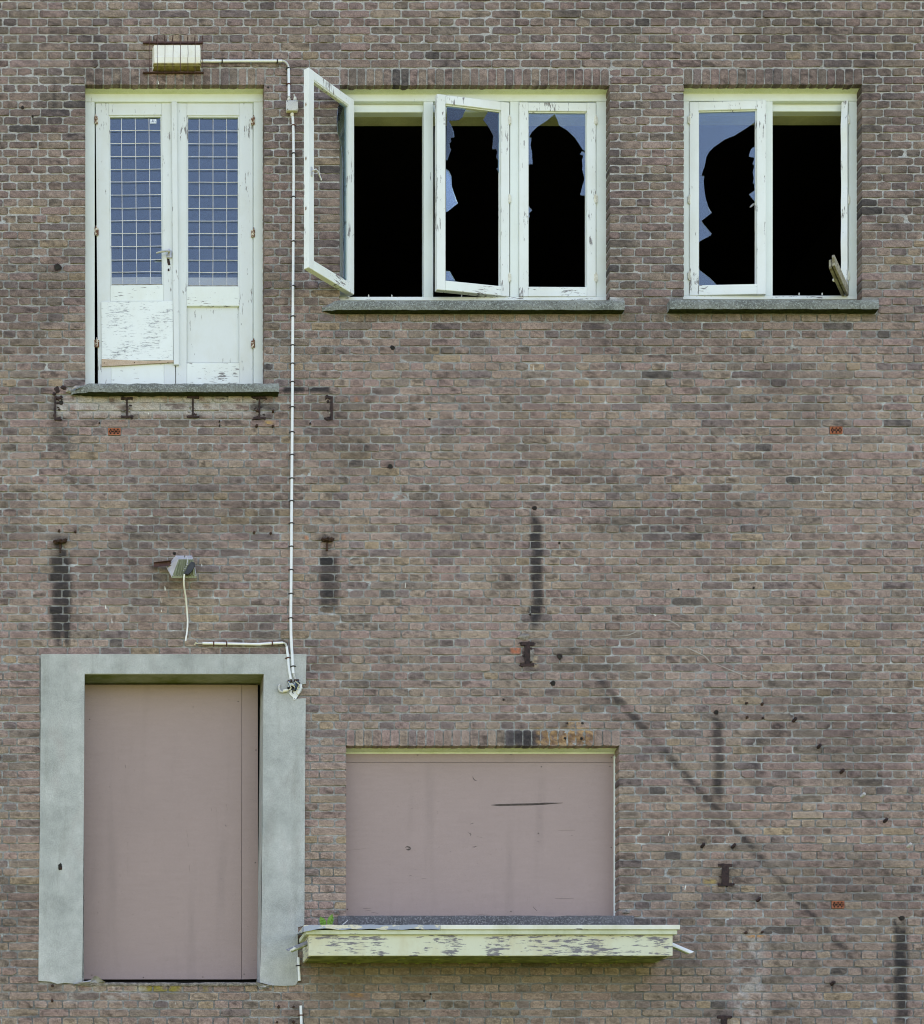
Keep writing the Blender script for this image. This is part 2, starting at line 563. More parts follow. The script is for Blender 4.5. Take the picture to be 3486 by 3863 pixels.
OVERRIDE = []
for k in range(-15, 181):
    ya, yb = course_y(k), course_y(k + 1)
    per, off = (56.875, 8.5) if k % 2 == 0 else (113.75, 33.0)
    for a, b, dl, dr in segs((ya + yb) / 2):
        if b - a < 8:
            continue
        j0 = math.ceil((a - off) / per)
        js, x = [], off + j0 * per
        while x < b:
            if x - a > 30 and b - x > 30:
                js.append(x + rng.normal(0, 2.0))
            x += per
        xs = [a] + js + [b]
        for i in range(len(xs) - 1):
            gl = 0 if i == 0 and dl else rng.normal(2.9, .55)
            gr = 0 if i == len(xs) - 2 and dr else rng.normal(2.9, .55)
            deep = .125 if (i == 0 and dl) or (i == len(xs) - 2 and dr) else .014
            t, bo = rng.normal(2.9, .55), rng.normal(2.9, .55)
            base = None
            for ox, oy, c in OVERRIDE:
                if c and xs[i] < ox < xs[i + 1] and ya < oy < yb:
                    base = np.array(c)
            brick(xs[i] + gl, xs[i + 1] - gr, ya + t, yb - bo, deep, base, sides=(i == 0 and dl, i == len(xs) - 2 and dr))
for x0, x1, a, b, low in SOLDIER:
    n = round((x1 - x0) / 33.2)
    p = (x1 - x0) / n
    for i in range(n):
        xa, xb = x0 + i * p, x0 + (i + 1) * p
        base, rg, sb = None, 1.0, 0.0
        c = (xa + xb) / 2
        if low and 2040 < c < 2236:
            base = None; rg, sb = 2.2, rng.uniform(-.001, .005)
        elif low and 1905 < c <= 2040:
            base = np.array((.065, .055, .055)) * rng.uniform(.8, 1.8)
        brick(xa + 2.6 + rng.normal(0, .5), xb - 2.6 + rng.normal(0, .5), a + 3, b + rng.normal(0, .4), .075 if not low else .085, base, True, sb, rg if rg > 1 else .6)

BV = np.vstack(bv); BQ = np.vstack(bq); BC = np.vstack(bcol)

# mortar: a fine sheet 6 mm behind the brick faces, with the openings cut out
mg = 6.0
mops = [(x0 - mg * .3, x1 + mg * .3, a - mg * .3, b) for x0, x1, a, b in OPEN]
xl = np.unique(np.concatenate([np.linspace(-40, 3540, 300), [-620, -300, 3800, 4120]] + [[o[0], o[1]] for o in mops]))
yl = np.unique(np.concatenate([np.linspace(-40, 3900, 330), [-435, -200, 4300, 4900, 5565]] + [[o[2], o[3]] for o in mops]))
GX, GY = np.meshgrid(xl, yl)
dep = .0066 + .0026 * (fbm(L2, GX / 9, GY / 9, 2) - .5) * 2 + .004 * (L3(GX / 60, GY / 40) - .5)
MV = np.stack([GX.ravel() / S, dep.ravel(), EYE + (YC - GY.ravel()) / S], 1)
idx = np.arange(GX.size).reshape(GX.shape)
cxm, cym = (GX[:-1, :-1] + GX[1:, 1:]) / 2, (GY[:-1, :-1] + GY[1:, 1:]) / 2
keep = np.ones(cxm.shape, bool)
for o in mops:
    keep &= ~((cxm > o[0]) & (cxm < o[1]) & (cym > o[2]) & (cym < o[3]))
MQ = np.stack([idx[:-1, :-1], idx[:-1, 1:], idx[1:, 1:], idx[1:, :-1]], -1)[keep]
# reveals of the openings
RV, RQ = [], []
for o in mops:
    c = [P(o[0], o[2]), P(o[1], o[2]), P(o[1], o[3]), P(o[0], o[3])]
    for i in range(4):
        a, b = c[i], c[(i + 1) % 4]
        k = len(RV)
        RV += [(a.x, .004, a.z), (b.x, .004, b.z), (b.x, .30, b.z), (a.x, .30, a.z)]
        RQ.append((k, k + 1, k + 2, k + 3))
RV, RQ = np.array(RV), np.array(RQ)

# bird lime, drips and pale scratches that lie on the bricks
SV, SQ, SM = [], [], []


def ribbon(pts, w, mat, y=-.0032):
    ps = [P(*p) for p in pts]
    for i in range(len(ps) - 1):
        d = (ps[i + 1] - ps[i]).normalized()
        n = Vector((-d.z, 0, d.x)) * w / 2
        k = len(SV)
        w0 = .35 if i == 0 else 1.0
        for p, q in ((ps[i] - n * w0, 0), (ps[i] + n * w0, 0), (ps[i + 1] + n, 0), (ps[i + 1] - n, 0)):
            SV.append((p.x, y, p.z))
        SQ.append((k, k + 1, k + 2, k + 3)); SM.append(mat)


for pts, w in [([zG(417, 535), zG(419, 556)], .012), ([zG(450, 608), zG(452, 632)], .007), ([zG(425, 180), zG(426, 205)], .004), ([zG(711, 560), zG(713, 572)], .008),
               ([zG(730, 436), zG(732, 450), zG(733, 460)], .010), ([zG(709, 490), zG(711, 525)], .004), ([zG(924, 318), zG(927, 332)], .009), ([zG(426, 310), zG(424, 326)], .005),
               ([zE(1628, 535), zE(1622, 555)], .007), ([zE(1696, 760), zE(1690, 780)], .012), ([zE(1691, 772), zE(1688, 778)], .014), ([zF(938, 608), zF(940, 620)], .005),
               ([zI(594, 108), zI(594, 124)], .006), ([zI(191, 790), zI(190, 806)], .006), ([zI(1524, 605), zI(1524, 622)], .005), ([zI(970, 890), zI(978, 893)], .012),
               ([zH(643, 288), zH(644, 300)], .006), ((lambda q: [q(945, 485), q(947, 505)])(zoomer(0, 0, 1.583)), .007)]:
    ribbon(pts, w, 2)
for pts, w in [([zI(985, 905), zI(1020, 908), zI(1050, 925)], .006), ([zI(855, 955), zI(890, 955), zI(915, 945)], .005), ([zI(1065, 990), zI(1100, 1005), zI(1130, 1020), zI(1145, 1035)], .006),
               ([zI(1140, 1035), zI(1190, 1055), zI(1262, 1085)], .005), ([zI(1140, 980), zI(1165, 995), zI(1190, 1000)], .005), ([zI(1265, 1085), zI(1330, 1078)], .003),
               ([zI(1480, 760), zI(1505, 785), zI(1515, 815)], .004), ([zI(1395, 600), zI(1400, 640), zI(1380, 670)], .006), ([zI(1340, 1005), zI(1400, 998)], .003), ([zI(1420, 1008), zI(1500, 990)], .003)]:
    ribbon(pts, w, 3)
r_ = random.Random(4)
for i in range(46):
    x, y = r_.gauss(2760, 60), r_.gauss(2400, 35)
    a = r_.uniform(0, 3.14)
    ribbon([(x, y), (x + 12 * math.cos(a), y + 12 * math.sin(a))], r_.uniform(.002, .006), 3)
for i in range(70):
    x, y = r_.uniform(40, 3450), r_.uniform(40, 3830)
    if any(o[0] - 40 < x < o[1] + 40 and o[2] - 40 < y < o[3] + 60 for o in OPEN + COVER):
        continue
    ribbon([(x, y), (x + r_.uniform(-2, 2), y + r_.uniform(3, 9))], r_.uniform(.002, .005), r_.choice([2, 3, 3]))
SV, SQ = np.array(SV), np.array(SQ)

# ---- weathering of the masonry: stains that have their own shape on the wall


def bar(px, py, x0, x1, y0, y1, sx=10, sy=30):
    return sstep(x0 - sx, x0 + sx, px) * (1 - sstep(x1 - sx, x1 + sx, px)) * sstep(y0 - sy * .4, y0 + sy * .4, py) * (1 - sstep(y1 - sy, y1 + sy * .2, py))


STREAK = [(1345, 1440, 1470, 1500, .35, 20), (300, 900, 1578, 1600, .25, 60), (190, 268, 2075, 2450, .92, 14), (1206, 1276, 2078, 2330, .75, 16), (2000, 2046, 1955, 2385, .86, 9), (2690, 2728, 2717, 3055, .72, 12), (3374, 3426, 3488, 3890, .82, 12),
          (190, 270, 1590, 1720, .42, 22), (1130, 1330, 1500, 1640, .40, 40), (1070, 1157, 1459, 1484, .8, 6), (1168, 1252, 1459, 1484, .95, 6), (2830, 2880, 2740, 3010, .40, 20), (200, 215, 285, 460, .62, 6),
          (1905, 2040, 2760, 2815, .5, 20), (1970, 2030, 2520, 2560, .4, 20), (1215, 1250, 2050, 2090, .7, 14), (205, 250, 2045, 2085, .8, 14), (1840, 2000, 2000, 2300, .16, 60)]


HALO = [(207, 1540, 22, 60, .8), (230, 1580, 34, 14, .9), (479, 1540, 16, 40, .75), (479, 1570, 34, 12, .9), (728, 1535, 18, 40, .8), (728, 1572, 34, 14, .9), (979, 1540, 18, 45, .8), (979, 1500, 40, 10, .8), (979, 1580, 36, 14, .8),
        (1251, 1540, 22, 55, .8), (1235, 1500, 44, 10, .8), (1235, 1586, 44, 14, .8), (1990, 2470, 40, 60, .75), (2737, 3300, 38, 60, .8), (2737, 3365, 26, 30, .6), (2733, 3840, 36, 30, .8), (230, 2040, 40, 22, .8), (1234, 2034, 42, 22, .8),
        (170, 1465, 34, 30, .7), (2111, 2477, 22, 20, .8), (1472, 1759, 22, 20, .7), (2763, 3197, 20, 16, .7), (2647, 3195, 16, 14, .6), (2858, 3398, 26, 20, .6), (3137, 3714, 24, 20, .7), (217, 1009, 30, 26, .6), (1958, 2765, 40, 30, .6)]
PATCH = [(1928, 1966, 2438, 2468, (.40, .13, .07)), (1000, 1030, 1590, 1608, (.45, .28, .09)), (2822, 2884, 3524, 3540, (.42, .20, .07)), (1340, 1350, 1498, 1520, (.3, .14, .08)), (1150, 1165, 2022, 2036, (.4, .16, .08)), (1288, 1300, 2018, 2040, (.34, .18, .11)),
         (2140, 2188, 2712, 2740, (.30, .19, .10)), (2008, 2030, 2470, 2520, (.34, .26, .18)), (2660, 2700, 3318, 3345, (.30, .22, .09)), (452, 466, 1578, 1592, (.32, .15, .09)), (1310, 1370, 3740, 3762, (.25, .14, .06))]


def weather(px, py, rid):
    nn = fbm(L4, px / 26, py / 17, 3)
    big = fbm(L5, px / 330, py / 240, 3)
    dark = np.zeros_like(px)
    wx = px + 4 * (fbm(L3, py / 34 + 3, px / 300, 2) - .5) + 14 * (rid - .5)
    wy = py + 90 * (fbm(L1, px / 16, py / 400 + 7, 2) - .5) * sstep(0, 1, nn * 2)
    for x0, x1, y0, y1, a, sx in STREAK:
        if y1 - y0 < 90:
            wy_ = py
        else:
            wy_ = wy
        dark = np.maximum(dark, np.clip(bar(wx, wy_, x0, x1, y0, y1, sx, min(60, (y1 - y0) * .35)) * a * (.80 + .40 * nn + .30 * rid), 0, .97))
    # the line of a vanished stair, running down to the right
    t = (px - 1408) / (2987 - 1408)
    yl_ = 1628 + t * (3372 - 1628)
    dist = (py - yl_) * .66
    m = np.exp(-((dist + 4) / 15) ** 2) * (sstep(-.02, .1, t) * .30 + sstep(.46, .60, t) * .38) * (1 - sstep(1.0, 1.25, t))
    dark = np.maximum(dark, np.clip(m * 1.75 * sstep(.08, .72, .58 * nn + .42 * rid), 0, .8))
    # soot and damp in broad drifts
    drift = sstep(.54, .74, big) * .34 + sstep(.50, .72, fbm(L2, px / 90, py / 60, 3)) * .16
    dark = np.maximum(dark, drift * (.25 + 1.2 * nn))
    top = (1 - sstep(250, 1100, py)) * .06
    dark = np.clip(dark + top * nn * 1.5, 0, .95)
    # algae below gutter and sills, some green bounce light painted in with it
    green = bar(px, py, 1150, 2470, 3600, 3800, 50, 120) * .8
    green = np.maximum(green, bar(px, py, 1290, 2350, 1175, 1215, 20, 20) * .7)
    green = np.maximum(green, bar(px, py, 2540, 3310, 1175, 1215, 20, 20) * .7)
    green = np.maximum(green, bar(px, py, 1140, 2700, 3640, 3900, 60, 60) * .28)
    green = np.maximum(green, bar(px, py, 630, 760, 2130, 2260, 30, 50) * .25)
    yel = np.maximum(bar(px, py, 510, 680, 3718, 3748, 10, 8), bar(px, py, 728, 782, 3718, 3748, 10, 8)) * sstep(.35, .6, nn)
    # soot round the cut steel
    for hx, hy, rx, ry, a in HALO:
        dark = np.maximum(dark, np.exp(-(((px - hx) / rx) ** 2 + ((py - hy) / ry) ** 2)) * a * (.4 + .9 * nn))
    # grey cement smears
    wh = bar(px, py, 2765, 2885, 3525, 3900, 25, 50) * sstep(.42, .62, fbm(L3, px / 22, py / 20, 3)) * .55
    wh = np.maximum(wh, bar(px, py, 215, 1000, 1496, 1575, 20, 20) * sstep(.30, .52, fbm(L3, px / 30, py / 16, 3)) * .72)
    wh = np.maximum(wh, bar(px, py, 240, 560, 3715, 3790, 20, 20) * sstep(.45, .65, fbm(L3, px / 26, py / 16, 3)) * .5)
    return dark, green, yel, wh


def brick_colors():
    px, py = BV[:, 0] * S, YC - (BV[:, 2] - EYE) * S
    c = BC[:, :3].copy()
    rid = BC[:, 5]
    n1 = fbm(L1, px / 17 + rid * 91, py / 9 + rid * 37, 3)
    n2 = fbm(L2, px / 8 + rid * 51, py / 7, 2)
    smud = sstep(.48, .70, n1) * (.25 + .65 * rid)
    c *= (1 - .66 * smud)[:, None]
    lite = sstep(.56, .74, fbm(L3, px / 20 + rid * 13, py / 8 + rid * 77, 2)) * .22
    c = c * (1 - lite[:, None]) + np.array((.27, .215, .18)) * lite[:, None]
    c *= (.86 + .28 * n2)[:, None]
    e = BC[:, 3]
    low = sstep(900, 1500, py)
    c *= (1 + e * (.20 * low - .10 * (1 - low)) * (.4 + n2))[:, None]
    dark, green, yel, wh = weather(px, py, rid)
    c = c * (1 - dark[:, None] * .95) + np.array((.016, .016, .018)) * (dark[:, None] * .95)
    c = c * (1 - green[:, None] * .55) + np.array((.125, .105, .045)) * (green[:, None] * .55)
    c = c * (1 - yel[:, None] * .8) + np.array((.24, .20, .03)) * (yel[:, None] * .8)
    c = c * (1 - wh[:, None]) + np.array((.40, .375, .345)) * wh[:, None]
    ragged = fbm(L1, px / 11 + rid * 9, py / 9, 3)
    a = bar(px, py, 2025, 2245, 2746, 2815, 14, 16) * sstep(.27, .40, ragged)
    tone = fbm(L2, px / 14, py / 12, 2)[:, None]
    c = c * (1 - .9 * a[:, None]) + (np.array((.60, .37, .17)) * tone ** 1.5 + np.array((.13, .065, .035)) * (1 - tone)) * .95 * (.9 * a[:, None])
    for x0, x1, y0, y1, k in PATCH:
        a = bar(px, py, x0, x1, y0, y1, 4, 5) * .85 * sstep(.32, .48, ragged)
        c = c * (1 - a[:, None]) + np.array(k) * a[:, None]
    return c


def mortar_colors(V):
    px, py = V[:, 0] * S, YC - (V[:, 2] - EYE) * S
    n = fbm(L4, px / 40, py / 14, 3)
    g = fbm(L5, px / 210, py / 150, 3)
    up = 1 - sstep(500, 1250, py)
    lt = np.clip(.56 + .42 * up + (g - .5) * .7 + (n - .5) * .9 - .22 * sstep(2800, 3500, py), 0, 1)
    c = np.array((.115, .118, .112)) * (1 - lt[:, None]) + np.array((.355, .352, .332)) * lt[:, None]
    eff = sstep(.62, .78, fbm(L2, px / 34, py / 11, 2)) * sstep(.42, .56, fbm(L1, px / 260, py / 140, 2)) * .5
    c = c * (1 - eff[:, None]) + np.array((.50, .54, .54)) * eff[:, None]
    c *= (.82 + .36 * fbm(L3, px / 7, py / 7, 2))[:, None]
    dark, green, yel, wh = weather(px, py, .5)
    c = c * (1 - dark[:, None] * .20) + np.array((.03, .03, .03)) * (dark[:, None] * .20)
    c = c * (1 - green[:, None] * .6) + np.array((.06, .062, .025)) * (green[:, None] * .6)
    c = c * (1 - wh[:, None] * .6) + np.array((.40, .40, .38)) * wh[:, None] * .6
    return c


def grid_object(name, V, Q, MI, C, mats, parent):
    me = bpy.data.meshes.new(name)
    V = V - np.array(origin_of(parent))
    me.vertices.add(len(V)); me.vertices.foreach_set('co', V.astype(np.float32).ravel())
    me.loops.add(len(Q) * 4); me.loops.foreach_set('vertex_index', Q.astype(np.int32).ravel())
    me.polygons.add(len(Q)); me.polygons.foreach_set('loop_start', np.arange(0, len(Q) * 4, 4, dtype=np.int32))
    for m in mats:
        me.materials.append(m)
    me.polygons.foreach_set('material_index', MI.astype(np.int32))
    me.polygons.foreach_set('use_smooth', np.ones(len(Q), bool))
    me.update(calc_edges=True)
    a = me.color_attributes.new('Col', 'FLOAT_COLOR', 'POINT')
    a.data.foreach_set('color', np.concatenate([C, np.ones((len(C), 1))], 1).astype(np.float32).ravel())
    o = bpy.data.objects.new(name, me)
    COL.objects.link(o); o.parent = parent
    return o


building = empty('brick_building', (3.4, .15, 0), 'weathered brown brick building with broken white windows and a boarded up doorway', 'building')
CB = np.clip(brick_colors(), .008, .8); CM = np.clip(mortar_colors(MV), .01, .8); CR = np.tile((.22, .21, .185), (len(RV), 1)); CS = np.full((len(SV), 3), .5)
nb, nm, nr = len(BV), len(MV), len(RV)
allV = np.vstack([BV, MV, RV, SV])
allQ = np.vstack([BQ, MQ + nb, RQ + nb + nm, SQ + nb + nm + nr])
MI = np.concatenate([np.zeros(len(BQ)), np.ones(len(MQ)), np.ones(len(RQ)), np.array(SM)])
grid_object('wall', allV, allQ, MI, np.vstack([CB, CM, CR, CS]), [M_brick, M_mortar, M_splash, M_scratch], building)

# body of the building behind the face: rooms with their unlit dark put into the colour, floors, roof
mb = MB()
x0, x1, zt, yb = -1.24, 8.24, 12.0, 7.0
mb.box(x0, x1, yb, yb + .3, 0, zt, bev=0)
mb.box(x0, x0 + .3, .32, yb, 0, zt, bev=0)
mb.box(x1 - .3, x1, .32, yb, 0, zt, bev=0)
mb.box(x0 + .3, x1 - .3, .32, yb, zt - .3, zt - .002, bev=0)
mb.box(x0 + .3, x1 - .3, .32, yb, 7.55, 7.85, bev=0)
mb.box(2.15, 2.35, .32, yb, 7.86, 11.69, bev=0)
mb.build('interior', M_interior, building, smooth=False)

# ------------------------------------------------------------------ concrete / stone helpers


def rough_slab(name, parent, x0, x1, yf, yb, ztop, zbot, mat, under, amp=.004, broken_left=0.0, seed=1, label=None, chips=()):
    """a weathered sill: subdivided block with worn arrises; the underside carries moss"""
    nx, nd, nz = int((x1 - x0) / .022), 4, 4
    L = Lattice(seed + 40)
    mb = MB()
    vs, fs, ks = [], [], []

    def put(x, y, z):
        q = np.array
        n = float(fbm(L, q([x * 34.]), q([(y * 3 + z) * 40.]), 3)[0]) - .5
        n2 = float(fbm(L, q([x * 22. + 9]), q([(z * 2 - y) * 30.]), 3)[0]) - .5
        t = max(0, 1 - (x - x0) / max(broken_left, 1e-6)) if broken_left else 0
        k = 1 + 4 * t
        yy = y + n * amp * 2 * k + (t ** .7) * .055 * (1 if y < yb - .01 else 0)
        zz = z + n2 * amp * 2 * k - (t * .02 if z > (ztop + zbot) / 2 else -t * .012)
        for c, w in chips:
            if z > (ztop + zbot) / 2 and y < (yf + yb) / 2:
                zz -= .010 * math.exp(-((x - c) / w) ** 2) * (.6 + n2)
        return (x + n * .003, yy, zz)
    prof = []
    for i in range(nz + 1):
        prof.append((yf, zbot + (ztop - zbot) * i / nz))
    for i in range(1, nd + 1):
        prof.append((yf + (yb - yf) * i / nd, ztop + .006 * i / nd))
    for i in range(1, nz + 1):
        prof.append((yb, ztop + (zbot - ztop) * i / nz))
    for i in range(1, nd):
        prof.append((yb + (yf - yb) * i / nd, zbot))
    n = len(prof)
    # ease the front arris
    prof = [(y + .004 if (y == yf and (abs(z - ztop) < 1e-6 or abs(z - zbot) < 1e-6)) else y, z) for y, z in prof]
    for i in range(nx + 1):
        x = x0 + (x1 - x0) * i / nx
        for y, z in prof:
            vs.append(put(x, y, z))
    for i in range(nx):
        for j in range(n):
            k = (j + 1) % n
            fs.append([i * n + j, (i + 1) * n + j, (i + 1) * n + k, i * n + k])
            ks.append(1 if j >= 2 * nz + nd else 0)
    fs.append(list(range(n))); ks.append(0)
    fs.append([nx * n + j for j in range(n)]); ks.append(0)
    mb.add(vs, fs)
    mb.k = ks
    return mb.build(name, [mat, under], parent, label=label, angle=60)


# ------------------------------------------------------------------ window frames shared bits


def head(mb, x0px, x1px, ytop, yfront_top, z_to):
    """cove under the soldier course"""
    a, b = P(x0px, ytop), P(x1px, ytop)
    zt = a.z
    sec = [(.055, zt + .012), (.055, zt - .001), (.075, zt - .004), (.093, zt - .009), (.1, zt - .013), (.1, zt + .012)]
    pts = [(a.x, y, z) for y, z in sec]
    mb.prism(pts, (b.x - a.x, 0, 0), 1)


def frame_win(name, parent, conv, xl_, xr_, ytop, h0, h1, sill0, sill1, jl, jr, mulls, open_top):
    """frame of a window: jambs, head, mullions, bottom rail, all at 0.10 m behind the wall face"""
    mb = MB()
    yf, yb = .10, .175
    pa, pb = P(xl_, ytop), P(xr_, ytop)
    zt = pa.z
    zh = P(*conv(0, h1), yf).z
    zs1 = P(*conv(0, sill1), yf).z
    zs0 = P(*conv(0, sill0), yf).z
    xi0, xi1 = P(*conv(jl, 0), yf).x, P(*conv(jr, 0), yf).x
    mb.box(pa.x - .02, pb.x + .02, yf, yb, zh, zt + .01)                  # head
    mb.box(pa.x - .02, xi0, yf + .0015, yb, zs0, zh - .0005)                # jambs
    mb.box(xi1, pb.x + .02, yf + .0015, yb, zs0, zh - .0005)
    mb.box(pa.x - .02, pb.x + .02, yf - .004, yb, zs1, zs0 - .0005, 2)     # bottom rail
    for u0, u1 in mulls:
        a, b = P(*conv(u0, 0), yf).x, P(*conv(u1, 0), yf).x
        mb.box(a, b, yf + .001, yb, zs0, zh - .0005)
        mb.box(a + .012, b - .012, yb + .0005, yb + .045, zs0, zh - .03)
    # inner stops: narrower opening behind
    zi = P(*conv(0, open_top), .135).z
    mb.box(xi0 - .005, xi1 + .005, .138, yb + .03, zi, zh - .0012)
    mb.box(xi0 - .004, xi0 + .012, .14, yb + .03, zs0, zi - .0005)
    mb.box(xi1 - .012, xi1 + .004, .14, yb + .03, zs0, zi - .0005)
    head(mb, xl_, xr_, ytop, 0, 0)
    o = mb.build(name, [M_frame, M_cove, M_railpaint], parent)
    # plastered lintel inside the room
    m2 = MB()
    m2.box(pa.x - .1, pb.x + .1, yb + .035, yb + .035 + .13, zi + .004, zi + .35, bev=.006)
    m2.build('lintel', M_lintelwood, parent)
    return o


def leaf_matrix(xh, y0, ang, side):
    a = math.radians(ang)
    if side == 'R':
        d = Vector((-math.cos(a), -math.sin(a), 0)); n = Vector((math.sin(a), -math.cos(a), 0))
    else:
        d = Vector((math.cos(a), -math.sin(a), 0)); n = Vector((-math.sin(a), -math.cos(a), 0))
    M = Matrix.Identity(4)
    for i in range(3):
        M[i][0], M[i][1], M[i][2] = d[i], -n[i], (0, 0, 1)[i]
    M.translation = Vector((xh, y0, 0))
    return M


CAM = Vector((XC / S, -D, EYE))


def to_plane(M, px, py, ly):
    """where the sight line through a surveyed point meets the leaf plane local-y = ly; local (u, z)"""
    q = P(px, py)
    Mi = M.inverted()
    a, b = Mi @ CAM, Mi @ q
    t = (ly - a.y) / (b.y - a.y)
    p = a + (b - a) * t
    return p.x, p.z


def casement(parent, M, w, z0, z1, st=.068, top=.066, bot=.074, th=.045, label=None):
    mb = MB(M)
    mb.box(0, st, 0, th, z0, z1)
    mb.box(w - st, w, 0, th, z0, z1)
    mb.box(st + .0003, w - st - .0003, .0012, th - .0012, z1 - top, z1 - .0006)
    mb.box(st + .0003, w - st - .0003, -.0022, th - .0012, z0 + .0006, z0 + bot, 1)
    # putty bead round the glass
    b = .007
    for (x0, x1, a, c) in ((st - .001, st + b, z0 + bot, z1 - top), (w - st - b, w - st + .001, z0 + bot, z1 - top)):
        mb.box(x0, x1, .014, th - .006, a, c, bev=.002)
    mb.box(st + b, w - st - b, .014, th - .006, z1 - top - b, z1 - top + .001, bev=.002)
    mb.box(st + b, w - st - b, .014, th - .006, z0 + bot - .001, z0 + bot + b * .6, bev=.002)
    return mb.build('casement', [M_casement, M_railpaint], parent, label=label)


def shards(parent, M, polys, ly, name='broken_pane', label=None, clip=None):
    for poly in polys:
        mb = MB(M)
        pts = [to_plane(M, x, y, ly) for x, y in poly]
        if clip:
            pts = [(min(max(u, clip[0]), clip[1]), min(max(z, clip[2]), clip[3])) for u, z in pts]
        mb.prism([(u, ly - .002, z) for u, z in pts], (0, .004, 0), 0, 1)
        mb.build(name, [M_glass, M_glassedge], parent, smooth=False, label=label)


def hinge(parent, x, y, z, h=.036, r=.006, mat=None):
    mb = MB()
    mb.tube([(x, y, z - h), (x, y, z - h + .002), (x, y, z), (x, y, z + h - .002), (x, y, z + h)], [r * .6, r, r, r, r * .5], 10)
    mb.box(x - .014, x + .014, y + .001, y + .008, z - h * .7, z + h * .7, bev=.001)
    return mb.build('hinge', mat or M_hinge, parent)


# ------------------------------------------------------------------ triple window
win3 = empty('window', P(1790, 1134, .14), None, None, parent=building)
win3['label'] = 'wide three light window, outer casement swung right back, panes smashed'
frame_win('frame', win3, zB, 1279, 2303, 321, 205, 245, 1240, 1259, 291, 1550, [(672, 721), (1111, 1156)], 300)
rough_slab('sill', win3, P(1219, 1150, -.064).x, P(2357, 1150, -.064).x, -.064, .10, P(0, 1133, -.064).z, P(0, 1168, -.064).z, M_sill, M_moss, .0032, .10, 3)
zt, zb = P(*zB(0, 252), .095).z, P(*zB(0, 1240), .095).z
WL = .584
M1 = leaf_matrix(P(1318, 0, .095).x, .093, 133, 'L')
casement(win3, M1, WL, zb, zt, label='casement swung far outwards beside the white conduit')
q = zoomer(1100, 240, 4.383)
# what is left of its glass: the strip along the hinge stile
mb = MB(M1)
hh = zt - zb
z0, z1 = zb + .074, zt - .066
poly = [(.068, z0), (.112, z0), (.108, z0 + .2), (.118, z0 + .28), (.112, z0 + .34), (.122, z0 + .62), (.118, z0 + .86), (.126, z1 - .42), (.135, z1 - .33), (.19, z1 - .24), (.195, z1 - .14), (.18, z1 - .05), (.15, z1), (.068, z1)]
mb.prism([(u, .021, z) for u, z in poly], (0, .004, 0), 0, 1)
mb.build('broken_pane', [M_glass, M_glassedge], win3, smooth=False)
mb = MB(M1)                                                       # window catch on its inner face
zc = (zb + zt) / 2 - .02
mb.box(WL - .044, WL - .024, .045, .05, zc - .035, zc + .035, bev=.002)
mb.tube([(WL - .034, .05, zc), (WL - .034, .075, zc + .004), (WL - .038, .082, zc + .006), (WL - .06, .086, zc - .004), (WL - .10, .088, zc - .055)], .006, 8)
mb.build('catch', M_steel, win3)
for zz in (.30, .55, .82):
    mb = MB(M1)
    mb.lump((WL + .001, .02, zb + hh * zz), .003, .006, .012, int(zz * 100))
    mb.build('keeper', M_rusty_hinge, win3)
M2 = leaf_matrix(P(*zB(1108, 0), .095).x, .093, 11.5, 'R')
casement(win3, M2, WL, zb, zt, label='middle casement standing ajar')
c2 = [[(790, 258), (892, 278), (878, 300), (868, 328), (850, 342), (800, 345), (812, 370), (825, 400), (828, 428), (808, 432), (812, 452), (800, 462), (806, 472), (803, 480), (812, 490), (800, 520), (793, 545), (786, 545)],
      [(786, 590), (800, 600), (812, 625), (815, 680), (830, 725), (845, 765), (795, 805), (786, 808)],
      [(786, 1108), (804, 1110), (832, 1158), (786, 1156)],
      [(975, 340), (986, 322), (998, 298), (1060, 308), (1060, 620), (1042, 588), (1050, 580), (1048, 545), (1040, 530), (1046, 500), (1040, 488), (1020, 490), (1026, 420), (1020, 408), (1008, 385), (990, 360)]]
CL = (.066, WL - .066, zb + .072, zt - .064)
shards(win3, M2, [[zB(*p) for p in s] for s in c2], .023, clip=CL)
M3 = leaf_matrix(P(*zB(1548, 0), .095).x, .094, 0.6, 'R')
casement(win3, M3, WL, zb, zt, label='closed casement by the brick jamb')
c3 = [[(1200, 300), (1497, 300), (1497, 502), (1480, 490), (1462, 462), (1440, 430), (1400, 392), (1360, 368), (1352, 340), (1338, 311), (1320, 325), (1300, 343), (1250, 375), (1222, 402), (1208, 428), (1220, 432), (1215, 470), (1222, 500), (1226, 565), (1198, 567)],
      [(1497, 508), (1476, 500), (1466, 515), (1484, 522), (1476, 545), (1480, 575), (1478, 592), (1490, 640), (1478, 680), (1467, 722), (1497, 727)],
      [(1200, 772), (1224, 800), (1208, 815), (1212, 835), (1200, 838)]]
shards(win3, M3, [[zB(*p) for p in s] for s in c3], .023, clip=CL)
for u in (1108.5, 1548.5):
    for v in (340, 740, 1140):
        p = P(*zB(u, v), .09)
        hinge(win3, p.x, p.y, p.z)

